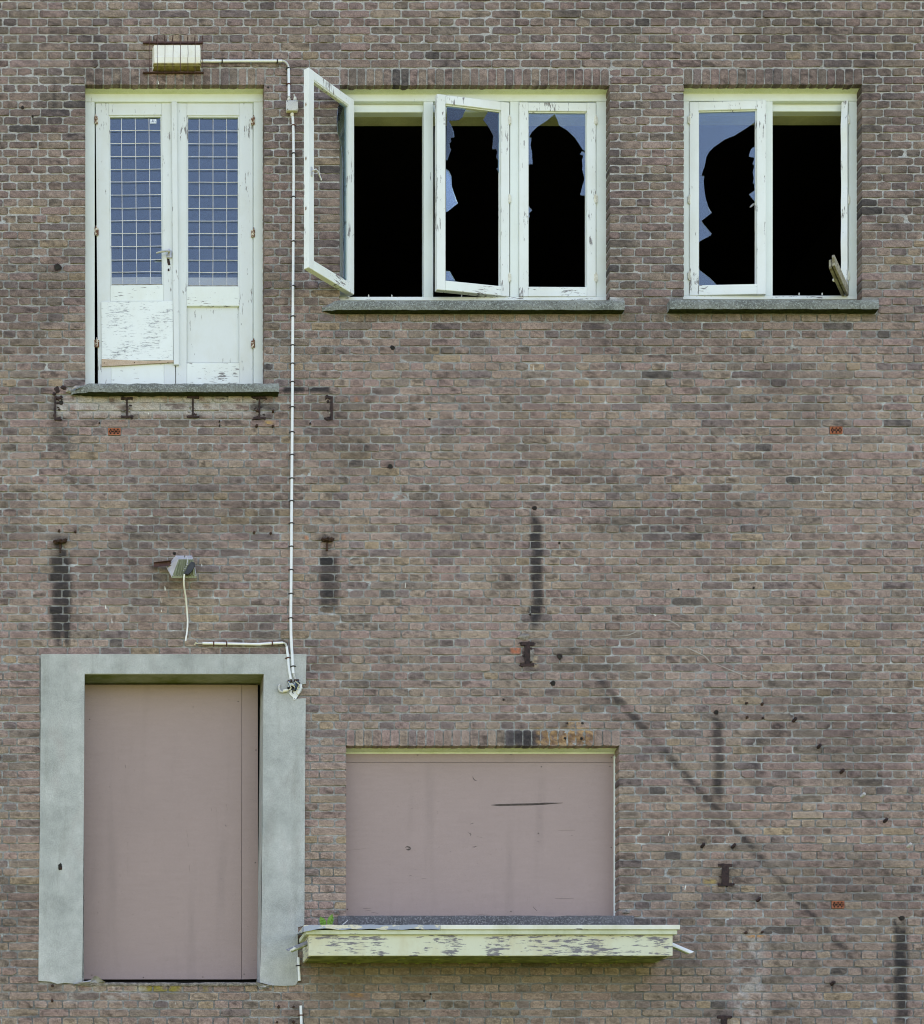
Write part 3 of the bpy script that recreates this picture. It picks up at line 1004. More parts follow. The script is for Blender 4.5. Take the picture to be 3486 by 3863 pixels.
# ------------------------------------------------------------------ double window
win2 = empty('window', P(2915, 1131, .14), None, None, parent=building)
win2['label'] = 'narrower two light window with one casement torn out'
frame_win('frame', win2, zC, 2577, 3255, 318, 262, 318, 1608, 1634, 265, 1322, [(768, 818)], 385)
rough_slab('sill', win2, P(*zC(135, 0), -.07).x, P(*zC(1522, 0), -.07).x, -.07, .10, P(0, 1130.6, -.07).z, P(0, 1165, -.07).z, M_sill, M_moss, .0030, 0, 9)
zt, zb = P(*zC(0, 325), .095).z, P(*zC(0, 1609), .095).z
M4 = leaf_matrix(P(*zC(266, 0), .095).x, .093, 2.6, 'L')
casement(win2, M4, WL - .012, zb, zt, bot=.078, label='left casement with curved remains of glass')
c4 = [[(322, 382), (702, 382), (702, 457), (640, 500), (560, 550), (530, 560), (497, 575), (430, 622), (395, 655), (378, 690), (366, 750), (345, 812), (363, 815), (360, 850), (364, 910), (375, 975), (390, 1020), (412, 1060), (380, 1085), (345, 1113), (352, 1125), (412, 1198), (405, 1210), (340, 1245), (322, 1262)],
      [(322, 1430), (335, 1440), (400, 1490), (455, 1545), (322, 1545)],
      [(702, 618), (690, 625), (672, 640), (658, 685), (697, 695), (683, 735), (697, 748), (684, 790), (692, 830), (685, 862), (697, 872), (694, 885), (698, 908), (680, 925), (660, 937), (702, 990)]]
shards(win2, M4, [[zC(*p) for p in s] for s in c4], .023, clip=(.066, WL - .078, zb + .072, zt - .060))
for v in (440, 970, 1475):
    p = P(*zC(267, v), .092); hinge(win2, p.x, p.y, p.z)
    p = P(*zC(1320, v), .092); hinge(win2, p.x, p.y, p.z)
# catch of the left casement, poking through
mb = MB()
a, b = P(*zC(702, 998), .12), P(*zC(668, 1022), .10)
mb.tube([a, (a + b) / 2 + Vector((0, 0, .004)), b], [.007, .009, .006], 8)
mb.build('catch', M_steel, win2)
# remains of the torn casement: ragged hinge stile and its bottom rail sticking out
M5 = leaf_matrix(P(*zC(1318, 0), .095).x, .093, 59, 'R')
mb = MB(M5)
rr = random.Random(9)
N = 40
prev = None
z_lo, z_hi = zb + .03, zt
for i in range(N):
    t0, t1 = i / N, (i + 1) / N
    w0 = .052 - .030 * (t0 > .84) * (t0 - .84) / .16 + .012 * math.sin(t0 * 9) * t0 + .006 * math.sin(t0 * 31)
    w1 = .052 - .030 * (t1 > .84) * (t1 - .84) / .16 + .012 * math.sin(t1 * 9) * t1 + .006 * math.sin(t1 * 31)
    za, zc = z_lo + (z_hi - z_lo) * t0, z_lo + (z_hi - z_lo) * t1
    mb.hexa([(0, 0, za), (w0, 0, za), (w0 * .9, .045, za), (0, .045, za), (0, 0, zc), (w1, 0, zc), (w1 * .9, .045, zc), (0, .045, zc)], 0)
o = mb.build('casement', [M_casement, M_railpaint], win2, label='splintered hinge stile of the torn casement')
mb = MB(M5)
mb.box(.004, .555, -.002, .018, zb - .004, zb + .072, 0, .003)
mb.box(.004, .525, .026, .046, zb - .004, zb + .062, 0, .003)
mb.box(.004, .530, .0182, .0258, zb + .012, zb + .050, 1, .001)
mb.prism([(.555, -.002, zb + .02), (.575, -.001, zb + .05), (.566, 0, zb + .072), (.55, -.002, zb + .07)], (0, .017, 0), 0)
mb.lump((.29, .052, zb + .012), .012, .010, .012, 3, 2)
mb.build('broken_rail', [M_oldwood, M_iron, M_hinge], win2, label='broken bottom rail jutting out over the sill')
for w_, cv, u, v in ((win2, zC, 992, 1600), (win2, zC, 1145, 1600), (win3, zB, 392, 1237), (win3, zB, 510, 1237), (win3, zB, 865, 1237)):
    mb = MB()
    p = P(*cv(u, v), .13); mb.lump(p + Vector((0, 0, .003)), .005, .005, .009, int(u))
    mb.build('putty_lump', M_hinge, w_)

# ------------------------------------------------------------------ upper double door
door = empty('double_door', P(660, 1446, .13), None, None, parent=building)
door['label'] = 'white wooden double door with wired glass above a dropped balcony'
mb = MB()
yf, yb = .10, .18
pa, pb = P(322, 319), P(996, 319)
zh = P(*zA(0, 76), yf).z
zbot = P(*zA(0, 1922), yf).z - .02
mb.box(pa.x - .02, pb.x + .02, yf, yb, zh, pa.z + .01)
mb.box(pa.x - .02, P(*zA(134, 0), yf).x, yf + .0015, yb, zbot, zh - .0005)
mb.box(P(*zA(1177, 0), yf).x, pb.x + .02, yf + .0015, yb, zbot, zh - .0005)
head(mb, 319, 999, 319, 0, 0)
mb.box(P(*zA(136, 0), .16).x, P(*zA(1176, 0), .16).x, .168, .20, zbot, zbot + .03, 2, .001)
mb.build('frame', [M_frame, M_cove, M_gap], door)
piv = P(*zA(140, 82), .115)
ML = Matrix.Translation(piv) @ Matrix.Rotation(-.0088, 4, 'Y') @ Matrix.Translation(-piv)


def door_leaf(M, xs, x_gl, x_gr, xe, mid0, mid1, lab, ply):
    mb = MB(M)
    f, b = .115, .157
    mb.pbox(zA, xs, 84, x_gl, 1934, f, b)
    mb.pbox(zA, x_gr, 84, xe, 1934, f, b)
    e = .4
    mb.pbox(zA, x_gl + e, 84, x_gr - e, 166, f + .0012, b - .001)
    mb.pbox(zA, x_gl + e, mid0, x_gr - e, mid1, f + .0012, b - .001, 1)
    mb.pbox(zA, x_gl + e, 1789, x_gr - e, 1934, f + .0012, b - .001, 1)
    if not ply:                                                  # sunk lower panel
        mb.pbox(zA, x_gl + e, mid1, x_gr - e, 1789, .136, .15, 0)
    else:
        mb.pbox(zA, x_gl + e, mid1, x_gr - e, 1789, .125, .15, 0)
    # glazing beads
    mb.pbox(zA, x_gl - 1, 166, x_gl + 9, mid0, .124, b - .006, 0, .002)
    mb.pbox(zA, x_gr - 9, 166, x_gr + 1, mid0, .124, b - .006, 0, .002)
    mb.pbox(zA, x_gl + 9, 165, x_gr - 9, 178, .124, b - .006, 0, .002)
    mb.pbox(zA, x_gl + 9, mid0 - 6, x_gr - 9, mid0 + 1, .122, b - .006, 2, .002)
    return mb.build('leaf', [M_door, M_railpaint, M_oldwood], door, label=lab)


door_leaf(ML, 140, 226, 574, 648, 1280, 1388, 'sagging left leaf with plywood patch', True)
door_leaf(None, 668, 739, 1083, 1172, 1286, 1416, 'right leaf with sunk lower panel', False)
mb = MB(ML)
mb.pbox(zA, 638, 78, 674, 1806, .094, .1145)
mb.build('cover_strip', M_door, door)
for M, a, b, v1 in ((ML, 233, 566, 1278), (None, 746, 1076, 1284)):
    mb = MB(M)
    pa, pb = P(*zA(a, 172), .138), P(*zA(b, v1), .138)
    mb.box(pa.x, pb.x, .138, .142, pb.z, pa.z, bev=0)
    mb.build('pane', M_glass, door, smooth=False)
    mb = MB(M)                                                     # boarding seen through the foot of the glass
    mb.pbox(zA, a - 8, 1228, b + 8, v1 + 6, .150, .156)
    mb.build('inner_board', M_mullin, door)
    mb = MB(M)
    rr = random.Random(a)
    for u in ([308, 400, 490] if M is not None else [820, 910, 1001]):
        mb.tube([P(*zA(u + rr.uniform(-1.2, 1.2), v), .131) for v in (188, 480, 760, 1040, v1 - 2)], .0022, 6)
    for v in (267, 352, 437, 522, 604, 690, 776, 859, 941, 1027, 1116, 1195):
        mb.tube([P(*zA(u, v + rr.uniform(-1.2, 1.2)), .1275) for u in (a, a + 110, a + 220, b)], .0022, 6)
    mb.build('wire_mesh', M_wire, door)
# sticker in the left pane
mb = MB(ML)
mb.pbox(zA, 497, 194, 538, 222, .1362, .1375, 0, 0)
mb.pbox(zA, 511, 196, 515, 209, .1352, .136, 1, 0)
mb.pbox(zA, 520, 196, 524, 209, .1352, .136, 1, 0)
mb.pbox(zA, 511, 209.5, 524, 213, .1352, .136, 1, 0)
for u in (502, 530):
    mb.pbox(zA, u, 209, u + 4, 214, .1352, .136, 1, 0)
mb.build('sticker', [M_sticker, M_stickerink], door)
# plywood patch and the batten nailed under it
mb = MB(ML)
mb.pbox(zA, 165, 1387, 636, 1776, .105, .1144, 0, .002)
mb.build('plywood_patch', M_ply, door, label='flaking white plywood patch')
mb = MB(ML)
pts = [P(*zA(u, v), .101) for u, v in ((165, 1764), (300, 1771), (470, 1780), (638, 1776), (638, 1790), (470, 1797), (300, 1806), (165, 1811))]
mb.prism(pts, (0, .0135, 0), 0)
for u in (182, 380, 600):
    p = P(*zA(u, 1790), .1005); mb.tube([p, p + Vector((0, .004, 0))], .004, 8, 1)
mb.build('batten', [M_bare, M_rust], door)
for u, vs in ((139, (193, 925, 1660)), (1178, (201, 938, 1664))):
    for v in vs:
        p = P(*zA(u + (v / 1920 * 10 if u < 200 else 0), v), .098)
        mb = MB()
        h, r = .031, .0085
        mb.tube([p + Vector((0, 0, z)) for z in (-h, -h + .004, -.002, .0, .002, h - .004, h, h + .012)], [r * .7, r, r, r * .8, r, r, r * .6, .0025], 12)
        mb.box(p.x - .019, p.x + .019, p.y + .004, p.y + .014, p.z - h * .85, p.z + h * .85, 0, .001)
        mb.build('hinge', M_rusty_hinge, door)
# lever handle
mb = MB(ML)
mb.pbox(zA, 597, 1054, 632, 1104, .106, .1148, 0, .003)
p = P(*zA(612, 1068), .106)
mb.tube([p, p + Vector((0, -.035, .003))], .009, 12, 0)
p = P(*zA(622, 1062), .072); q_ = P(*zA(530, 1066), .072)
mb.tube([p, p + (q_ - p) * .2 + Vector((0, -.004, .003)), p + (q_ - p) * .6 + Vector((0, -.004, .001)), q_ + Vector((0, .006, -.003))], [.008, .0085, .0085, .007], 10, 0)
mb.build('handle', M_steel, door)
mb = MB(ML)
mb.prism([P(*zA(u, v), .112) for u, v in ((600, 1108), (616, 1112), (618, 1130), (622, 1150), (606, 1152), (602, 1135))], (0, .003, 0))
mb.prism([P(*zA(u, v), .112) for u, v in ((604, 1175), (614, 1174), (616, 1190), (605, 1190))], (0, .003, 0))
mb.build('lock', M_iron, door)
mb = MB(ML)
mb.tube([P(*zA(562, 1130), .20), P(*zA(518, 1130), .20)], .008, 10)
mb.build('inner_handle', M_steel, door)
mb = MB()
zt = P(0, 1446, -.08).z
rough_slab('sill', door, P(268, 1460, -.08).x, P(1053, 1460, -.08).x, -.08, .10, zt, P(0, 1478, -.08).z, M_sill, M_moss, .0045, .13, 5, chips=((.96, .03), (1.26, .05), (1.5, .03)))

mb = MB()                                                           # broken bedding left of the sill; dark lumps paint in a hole's shade
for i, (x, y, w, h, m) in enumerate(((292, 1466, .034, .020, 0), (312, 1478, .022, .014, 0), (262, 1474, .026, .016, 0), (240, 1462, .022, .013, 1), (215, 1470, .020, .022, 1), (205, 1486, .014, .010, 1))):
    mb.lump(P(x, y, -.004), w, .014 if m == 0 else .007, h, 60 + i, m, amt=.45)
mb.build('broken_bedding', [mottled('pale_cement', (.36, .33, .28), (.20, .19, .16), 30, .95, .8, .006, fine=120, fine_amt=.6), M_iron], door)

# ------------------------------------------------------------------ boarded doorway with rendered surround
doorway = empty('doorway', P(650, 3712, 0), None, None, parent=building)
doorway['label'] = 'doorway with a broad grey rendered surround'
mb = MB()
yo = -.014
gx = lambda u, v: P(*zD(u, v), yo)


def plaster_strip(L, R, n, seed, mat=0):
    """rendered face between two polylines, thickness into the wall"""
    rr = random.Random(seed)
    for i in range(len(L) - 1):
        a, b, c, d = L[i], R[i], R[i + 1], L[i + 1]
        mb.add([a, b, c, d], [[0, 1, 2, 3]], mat)


outL = [(76, 93), (74, 400), (71, 800), (67, 1200), (63, 1600), (62, 1792)]
inL = [(302, 195), (301, 400), (299, 800), (295, 1200), (292, 1600), (288, 1808)]
polyL = [(76, 93)] + outL[1:] + [(90, 1794), (125, 1796), (160, 1808), (200, 1802), (240, 1806)] + inL[::-1]
top_in = [(302, 195), (1234, 196)]
outR = [(1456, 93), (1454, 170), (1453, 247), (1434, 250), (1430, 256), (1436, 268), (1428, 290), (1402, 318), (1396, 326), (1452, 322), (1450, 500), (1447, 1000), (1445, 1450), (1444, 1505), (1412, 1512), (1411, 1640), (1413, 1790), (1398, 1815), (1340, 1818), (1270, 1815), (1214, 1800)]
inR = [(1234, 196), (1231, 400), (1228, 800), (1225, 1200), (1220, 1600), (1214, 1800)]
face = outL[::1] + [(90, 1794), (125, 1796), (160, 1808), (200, 1802), (240, 1806)] + inL[::-1] + inR + outR[::-1][1:]
# build through bmesh so that the concave outline triangulates properly
bm = bmesh.new()
vs = [bm.verts.new(gx(*p)) for p in face]
f = bm.faces.new(vs)
r = bmesh.ops.extrude_face_region(bm, geom=[f])
bmesh.ops.translate(bm, vec=(0, .03, 0), verts=[e for e in r['geom'] if isinstance(e, bmesh.types.BMVert)])
bmesh.ops.triangulate(bm, faces=list(bm.faces))
bm.verts.index_update()
mb.add([v.co.copy() for v in bm.verts], [[v.index for v in f.verts] for f in bm.faces], 0)
bm.free()
# soffit and reveals going back
TLc, TRc, BRc, BLc = P(*zD(302, 195), 0), P(*zD(1234, 196), 0), P(*zD(1214, 1800), 0), P(*zD(288, 1808), 0)
for a, b, m in ((TLc, TRc, 1), (TRc, BRc, 0), (TLc, BLc, 0)):
    mb.add([(a.x, yo + .001, a.z), (b.x, yo + .001, b.z), (b.x, .30, b.z), (a.x, .30, a.z)], [[0, 1, 2, 3]], m)
t_ = NT('shaded_soffit_render')  # shade and green bounce from the grass painted into the soffit
c_ = t_.mix(t_.ramp(t_.noise(4, detail=6, rough=.7), (.38, 0.), (.66, 1.)), (.27, .285, .22), (.13, .155, .05))
M_soffit = t_.bsdf(c_, .95, t_.noise(120), .6, .003, 0, .2)
mb.build('surround', [M_render, M_soffit], doorway, smooth=False)
mb = MB()                                                           # dark lump coloured as the shade of a chipped pocket, rusty pin
mb.lump(P(*zD(175, 1198), -.0125), .018, .006, .026, 5, 1, amt=.3)
mb.lump(P(*zD(178, 1207), -.018), .009, .010, .010, 6, 0)
mb.build('anchor_pin', [M_rust, M_hole], doorway)
rough_slab('threshold', doorway, P(*zD(285, 0), 0).x, P(*zD(1216, 0), 0).x, -.010, .29, P(*zD(0, 1800), -.010).z, P(*zD(0, 1818), -.010).z, M_cement, M_cement, .004, 0, 12)
mb = MB()                                                           # black sheet, no frame: paints the shade in the gap behind the boards
mb.box(TLc.x - .02, TRc.x + .02, .302, .31, BLc.z - .01, TLc.z + .02, bev=0)
mb.build('frame', M_gap, doorway, smooth=False)


def board(name, pts, th, mat_list, label, cat, group, marks=(), screws=()):
    mb = MB()
    a = [Vector(p) for p in pts]
    mb.prism(a, (0, th, 0), 0)
    y = a[0].y
    for m in marks:
        w = m[-1] * 1.4
        ps = [P(*p, y - .0006) for p in m[:-1]]
        for i in range(len(ps) - 1):
            d = (ps[i + 1] - ps[i]).normalized(); n = Vector((-d.z, 0, d.x)) * w / 2
            t0 = .2 if i == 0 else 1; t1 = .2 if i == len(ps) - 2 else 1
            mb.add([ps[i] - n * t0, ps[i] + n * t0, ps[i + 1] + n * t1, ps[i + 1] - n * t1], [[0, 1, 2, 3]], 1)
    for s_ in screws:
        p = P(*s_, y)
        mb.tube([p + Vector((0, .002, 0)), p + Vector((0, -.0015, 0))], .0045, 8, 1)
    o = mb.build(name, [M_board, M_dirtline], None, smooth=False)
    return tag(o, label, cat, group)


yb_ = .245
mk = [[zD(514, 670), zD(515, 686), .006], [zD(560, 690), zD(563, 704), .004], [zD(430, 780), zD(436, 790), .006], [zD(961, 895), zD(962, 910), .004], [zD(985, 890), zD(987, 912), .004], [zD(1040, 875), zD(1044, 905), .004],
      [zD(832, 1010), zD(838, 1045), .004], [zD(838, 1065), zD(843, 1095), .004], [zD(526, 1070), zD(527, 1092), .004], [zD(526, 1150), zD(527, 1240), .002], [zD(846, 1190), zD(850, 1232), .004], [zD(720, 1195), zD(721, 1240), .003],
      [zD(375, 1380), zD(377, 1386), .008], [zD(367, 1432), zD(369, 1440), .006], [zD(1070, 1398), zD(1078, 1393), .003], [zD(714, 945), zD(715, 952), .006], [zD(860, 942), zD(861, 947), .006], [zD(933, 668), zD(936, 671), .008],
      [zD(1033, 980), zD(1036, 988), zD(1050, 985), .003], [zD(300, 1376), zD(304, 1372), .008]]
board('board', [P(*zD(u, v), yb_) for u, v in ((303, 252), (1118.3, 252), (1117, 1784), (291, 1784))], .018, None,
      'tall mauve painted board closing the rendered doorway', 'board', 'mauve painted boards over the openings', mk,
      [zD(340, 1762), zD(607, 1775), zD(917, 1772), zD(328, 433), zD(1100, 340)])
board('board', [P(*zD(u, v), yb_ + .001) for u, v in ((1120.2, 252), (1202, 253), (1205, 1782), (1119, 1784))], .018, None,
      'narrow upright mauve strip at the right edge of the boarded doorway', 'board', 'mauve painted boards over the openings', [],
      [zD(1131, 1757), zD(1193, 592), zD(1189, 1178)])

# scraps of sheeting at the foot of the doorway
def rag(pts, seed, label):
    mb = MB()
    L = Lattice(seed)
    nx, nz = 14, 5
    vs = []
    for i in range(nx + 1):
        t = i / nx
        for j in range(nz + 1):
            s_ = j / nz
            k = t * (len(pts) - 1); k0 = min(int(k), len(pts) - 2); f = k - k0
            up = [pts[k0][m] * (1 - f) + pts[k0 + 1][m] * f for m in range(3)]      # u, vtop, vbottom
            n = float(fbm(L, np.array([t * 6.]), np.array([s_ * 3.]), 2)[0]) - .5
            vs.append(P(*zD(up[0], up[1] * (1 - s_) + up[2] * s_), -.03 + n * .05 + .03 * (s_ - .5)))
    fs = [[i * (nz + 1) + j, (i + 1) * (nz + 1) + j, (i + 1) * (nz + 1) + j + 1, i * (nz + 1) + j + 1] for i in range(nx) for j in range(nz)]
    mb.add(vs, fs)
    mb.add([v + Vector((0, .002, 0)) for v in vs], fs)
    return tag(mb.build('plastic_scrap', M_rag, None), label, 'scrap', 'torn scraps of sheeting below the boarded doorway')


rag([(243, 1810, 1816), (280, 1796, 1816), (330, 1790, 1806), (352, 1768, 1800), (372, 1767, 1804), (395, 1790, 1802), (410, 1796, 1800)], 31, 'crumpled grey plastic scrap at the left foot of the boarded doorway')
rag([(1194, 1799, 1808), (1215, 1806, 1838), (1240, 1812, 1834), (1262, 1814, 1824), (1280, 1814, 1820)], 32, 'small grey plastic scrap under the right foot of the rendered surround')

# ------------------------------------------------------------------ boarded window
bw = empty('window', P(1820, 3455, .1), None, None, parent=building)
bw['label'] = 'wide low window covered by a mauve board'
mb = MB()
pa, pb = P(1303, 2813), P(2339, 2813)
zt = pa.z
sec = [(.085, zt + .012), (.085, zt - .001), (.110, zt - .010), (.135, zt - .016), (.135, zt - .038), (.19, zt - .038), (.19, zt + .012)]
mb.prism([(pa.x, y, z) for y, z in sec], (pb.x - pa.x, 0, 0), 1)
zl = P(0, 3465).z - .03
mb.box(P(*zE(1397, 0), .115).x, P(*zE(1405, 0), .115).x, .112, .19, zl, zt - .045, 0)
mb.box(pa.x, pa.x + .05, .150, .19, zl, zt - .045, 0)
mb.box(pa.x, pb.x, .175, .19, zl, zt - .04, 2, 0)
mb.build('frame', [M_frame, M_cove, M_gap], bw)
rough_slab('sill', bw, P(1277, 3470, -.05).x, P(2392, 3470, -.05).x, -.05, .12, P(0, 3454, -.05).z, P(0, 3494, -.05).z, M_silldark, M_moss, .0026, 0, 15, chips=((4.13, .05), (4.2, .03)))
for x, y, w in ((1270, 3442, .022), (2362, 3441, .034)):
    mb = MB()
    mb.lump(P(x, y, -.004), w, .012, .013, int(x), amt=.2)
    mb.build('rough_end', M_cement, bw)
yw = .13
mk = [[zE(885, 427), zE(920, 427), zE(990, 425), zE(1060, 424), zE(1110, 421), zE(1185, 418), .011], [zE(1165, 532), zE(1235, 532), .004], [zE(1150, 815), zE(1230, 817), .005], [zE(283, 616), zE(365, 608), .003],
      [zE(352, 858), zE(385, 856), .006], [zE(360, 868), zE(388, 864), .005], [zE(385, 872), zE(415, 878), .006], [zE(797, 507), zE(812, 502), .010], [zE(806, 602), zE(826, 598), .008], [zE(812, 605), zE(822, 600), .008], [zE(545, 722), zE(555, 719), .008],
      [zE(596, 731), zE(616, 734), .005], [zE(788, 784), zE(800, 785), .006], [zE(816, 880), zE(890, 886), .004], [zE(493, 434), zE(505, 435), .004], [zE(552, 441), zE(562, 439), .006], [zE(1218, 552), zE(1226, 556), .008], [zE(1060, 850), zE(1076, 868), .010], [zE(1036, 808), zE(1036, 825), .003],
      [zE(527, 604), zE(536, 600), zE(548, 603), zE(549, 611), zE(540, 614), zE(530, 609), .006], [zE(540, 606), zE(541, 613), .008], [zE(808, 308), zE(815, 322), zE(826, 326), .005], [zE(1085, 480), zE(1094, 482), .006], [zE(1075, 576), zE(1086, 580), .004], [zE(790, 541), zE(802, 548), zE(798, 556), .004], [zE(825, 558), zE(848, 562), .004], [zE(1030, 548), zE(1045, 547), .004], [zE(550, 336), zE(545, 342), .004]]
board('board', [P(*zE(u, v), yw) for u, v in ((282, 249.8), (1396, 249.8), (1399, 892), (279, 892))], .018, None,
      'broad mauve board with a long scratch filling the low window', 'board', 'mauve painted boards over the openings', mk,
      [zE(1380, 266), zE(1385, 604), zE(968, 870), zE(287, 861), zE(1094, 268), zE(1082, 545)])
board('board', [P(*zE(u, v), yw + .001) for u, v in ((282, 214), (1396, 214), (1396, 248.2), (282, 248.2))], .018, None,
      'narrow level mauve strip along the top of the boarded low window', 'board', 'mauve painted boards over the openings', [],
      [zE(580, 219), zE(968, 217), zE(1386, 229)])

# ------------------------------------------------------------------ wooden box gutter under that window
gut = empty('box_gutter', P(1810, 3635), 'long cream wooden box gutter with flaking paint under the boarded low window', 'gutter')
pd = .39
k = D / (D - pd)
zb = P(0, 3635).z
zf_top = P(0, 3525, -pd).z
xl0, xr0 = P(1141, 3600).x, P(2479, 3600).x
mb = MB()
mb.box(xl0, xr0, -pd, -pd + .022, zb, zf_top, 0, .003)                    # fascia
mb.build('fascia', M_gutter, gut)
for xa, xb in ((xl0 + .0005, xl0 + .022), (xr0 - .022, xr0 - .0005)):
    mb = MB()
    mb.box(xa, xb, -pd + .0225, -.004, zb + .002, zf_top, 0, .003)
    mb.build('end_board', M_gutter, gut)
mb = MB()
mb.box(xl0 + .023, xr0 - .023, -pd + .023, -.004, zb + .004, zb + .022, 0, .002)
rr = random.Random(8)
for i in range(60):                                                       # curls of loose paint and moss along the underside
    x = rr.uniform(xl0 + .03, xr0 - .03)
    mb.lump((x, rr.choice([-.006, -.012, -pd + .03, rr.uniform(-.3, -.05)]), zb + .002), rr.uniform(.006, .02), .006, rr.uniform(.003, .007), i, 0)
mb.build('bottom_board', M_gutter_under, gut)
ov1, ov2 = .026, .042
z1 = P(0, 3525, -pd - ov1).z; z2 = P(0, 3508, -pd - ov1).z
mb = MB()
mb.box(xl0 - ov1, xr0 + ov1, -pd - ov1, -.004, z1, z2, 0, .003)
mb.build('cornice', M_gutter_trim, gut)
z3 = P(0, 3489, -pd - ov2).z
mb = MB()
xm = P(1660, 3500, -pd - ov2).x
mb.box(xm + .0005, xr0 + ov2, -pd - ov2, -.003, z2 + .0005, z3, 0, .003)
mb.build('edge_board', paint('edge_paint', (.70, .71, .60), .14, (1, 1, 5), 6, dirt=(.40, .40, .18), dirt_amt=.7), gut)
# folded zinc edge, sagging and bent at the left
mb = MB()
n = 40
vs = []
for i in range(n + 1):
    t = i / n
    x = xl0 - ov2 + (xm - xl0 + ov2) * t
    b = math.exp(-((t - .02) / .10) ** 2)
    lift = .004 * math.sin(t * 17) + .004 * math.sin(t * 41)
    zlow = z2 + .0005 - .020 * b + lift * .6 + .012 * math.exp(-((t - .12) / .07) ** 2)
    ztop_ = z3 - .0005 + lift * .3 - .004 * b
    yy = -pd - ov2 - .004 - .008 * b - .004 * math.sin(t * 23) ** 2
    vs += [(x, yy, zlow), (x, yy + .001, ztop_), (x, -.004, ztop_ + .004), (x, yy + .004, zlow + .001)]
fs = []
for i in range(n):
    a, b = i * 4, i * 4 + 4
    fs += [[a, b, b + 1, a + 1], [a + 1, b + 1, b + 2, a + 2], [a, a + 3, b + 3, b], [a + 3, a + 2, b + 2, b + 3]]
fs += [[0, 1, 2, 3]]
mb.add(vs, fs)
mb.build('zinc_edge', M_zinc, gut)
# overflow spouts


def spout(a, b, r, name_mat, label, under):
    mb = MB()
    a, b = Vector(a), Vector(b)
    d = (b - a).normalized()
    n, up = 14, Vector((0, -.35, 1)).normalized()
    up = (up - d * up.dot(d)).normalized(); w = d.cross(up)
    vs, fs, ks = [], [], []
    for q, cut in ((a, 0), (b, 1)):
        for rad in (r, r - .003):
            for j in range(n):
                t = 2 * math.pi * j / n
                off = up * math.cos(t) * rad + w * math.sin(t) * rad
                vs.append(q + off + d * cut * (math.cos(t) * r * 1.0))
    for j in range(n):
        k = (j + 1) % n
        t = 2 * math.pi * (j + .5) / n
        fs += [[j, k, 2 * n + k, 2 * n + j], [n + j, 3 * n + j, 3 * n + k, n + k], [2 * n + j, 2 * n + k, 3 * n + k, 3 * n + j]]
        ks += [1 if math.cos(t) < -.1 else 0, 1, 0]
    mb.add(vs, fs); mb.k = ks
    return mb.build('overflow_spout', [name_mat, under], gut, label=label)


M_sp = paint('spout_paint', (.68, .70, .60), .34, (1, 1, 1), 14, under=(.22, .23, .25))
M_spu = mottled('spout_algae', (.36, .40, .24), (.18, .22, .08), 40, .7)
spout(P(*zN(470, 565), -.28) + Vector((.03, 0, 0)), P(*zN(140, 735), -.28), .019, M_sp, None, M_spu)
spout(P(*zO(1270, 862), -.22) - Vector((.05, 0, -.01)), P(*zO(1628, 1042), -.22), .019, M_pvc, None, M_spu)

# plant and a stick standing in the gutter
plant = empty('dock_plant', P(1230, 3490, -.15), 'two broad green dock leaves growing out of the gutter edge', 'plant')


def leaf(base, tip, width, seed, bend):
    mb = MB()
    base, tip = Vector(base), Vector(tip)
    ax = tip - base
    side = Vector((ax.z, 0, -ax.x)).normalized()
    n, m = 12, 6
    vs = []
    for i in range(n + 1):
        t = i / n
        w = width * (math.sin(math.pi * min(1, .12 + t * .88)) ** .75) * (1 - .25 * t)
        for j in range(m + 1):
            s_ = j / m * 2 - 1
            p = base + ax * t + side * w * s_ * (1 + .06 * math.sin(t * 22 + seed + s_)) + Vector((0, -bend * math.sin(t * 2.4) + .02 * abs(s_) + .005 * math.sin(t * 25 + j), 0))
            vs.append(p)
    fs = [[i * (m + 1) + j, (i + 1) * (m + 1) + j, (i + 1) * (m + 1) + j + 1, i * (m + 1) + j + 1] for i in range(n) for j in range(m)]
    mb.add(vs, fs)
    mb.tube([base - Vector((0, 0, .05)), base, base + ax * .5 + Vector((0, -bend * .93 - .002, 0)), base + ax * .95 + Vector((0, -bend * .76 - .002, 0))], [.004, .003, .002, .001], 6)
    return mb.build('leaf', M_leaf, plant)


leaf(P(*zN(770, 285), -.15), P(*zN(690, 130), -.15), .027, 1, .02)
leaf(P(*zN(845, 290), -.13), P(*zN(905, 82), -.13), .026, 2, .015)
mb = MB()
mb.tube([P(*zN(1075, 300), -.2), P(*zN(1095, 262), -.2), P(*zN(1178, 198), -.2)], [.004, .0035, .003], 6)
tag(mb.build('stick', M_pvcgrey, None), 'short pale stick leaning out of the gutter beside the green leaves', 'stick')

# ------------------------------------------------------------------ caged bulkhead lamp
lamp = empty('wall_lamp', P(668, 258), 'cream wall lamp behind rusty cage wires above the double door', 'lamp')
mb = MB()
pl = .075
x0, x1 = P(*zL(340, 0), -.05).x, P(*zL(1455, 0), -.06).x
zt = P(*zL(0, 245), -.045).z
zbm = P(*zL(0, 678), -pl).z
sec = [(-.002, zbm - .012), (-pl + .012, zbm - .004), (-pl, zbm + .012), (-pl + .002, zbm + .055), (-pl + .010, zbm + .062), (-.045, zt), (-.002, zt)]
ins = [.0, .012, .012, .012, .012, .010, .0]
a_ = [(x0 + i, y, z) for (y, z), i in zip(sec, ins)]
b_ = [(x1 - i, y, z) for (y, z), i in zip(sec, ins)]
n = len(sec)
mb.add(a_ + b_, [list(range(n))[::-1], [n + i for i in range(n)]] + [[i, (i + 1) % n, n + (i + 1) % n, n + i] for i in range(n)])
mb.k = [0, 0] + [1 if i == 0 else 0 for i in range(n)]
mb.box(x0 + .004, x1 - .004, -pl - .0015, -.002, zbm - .003, zbm + .008, 1, .003)
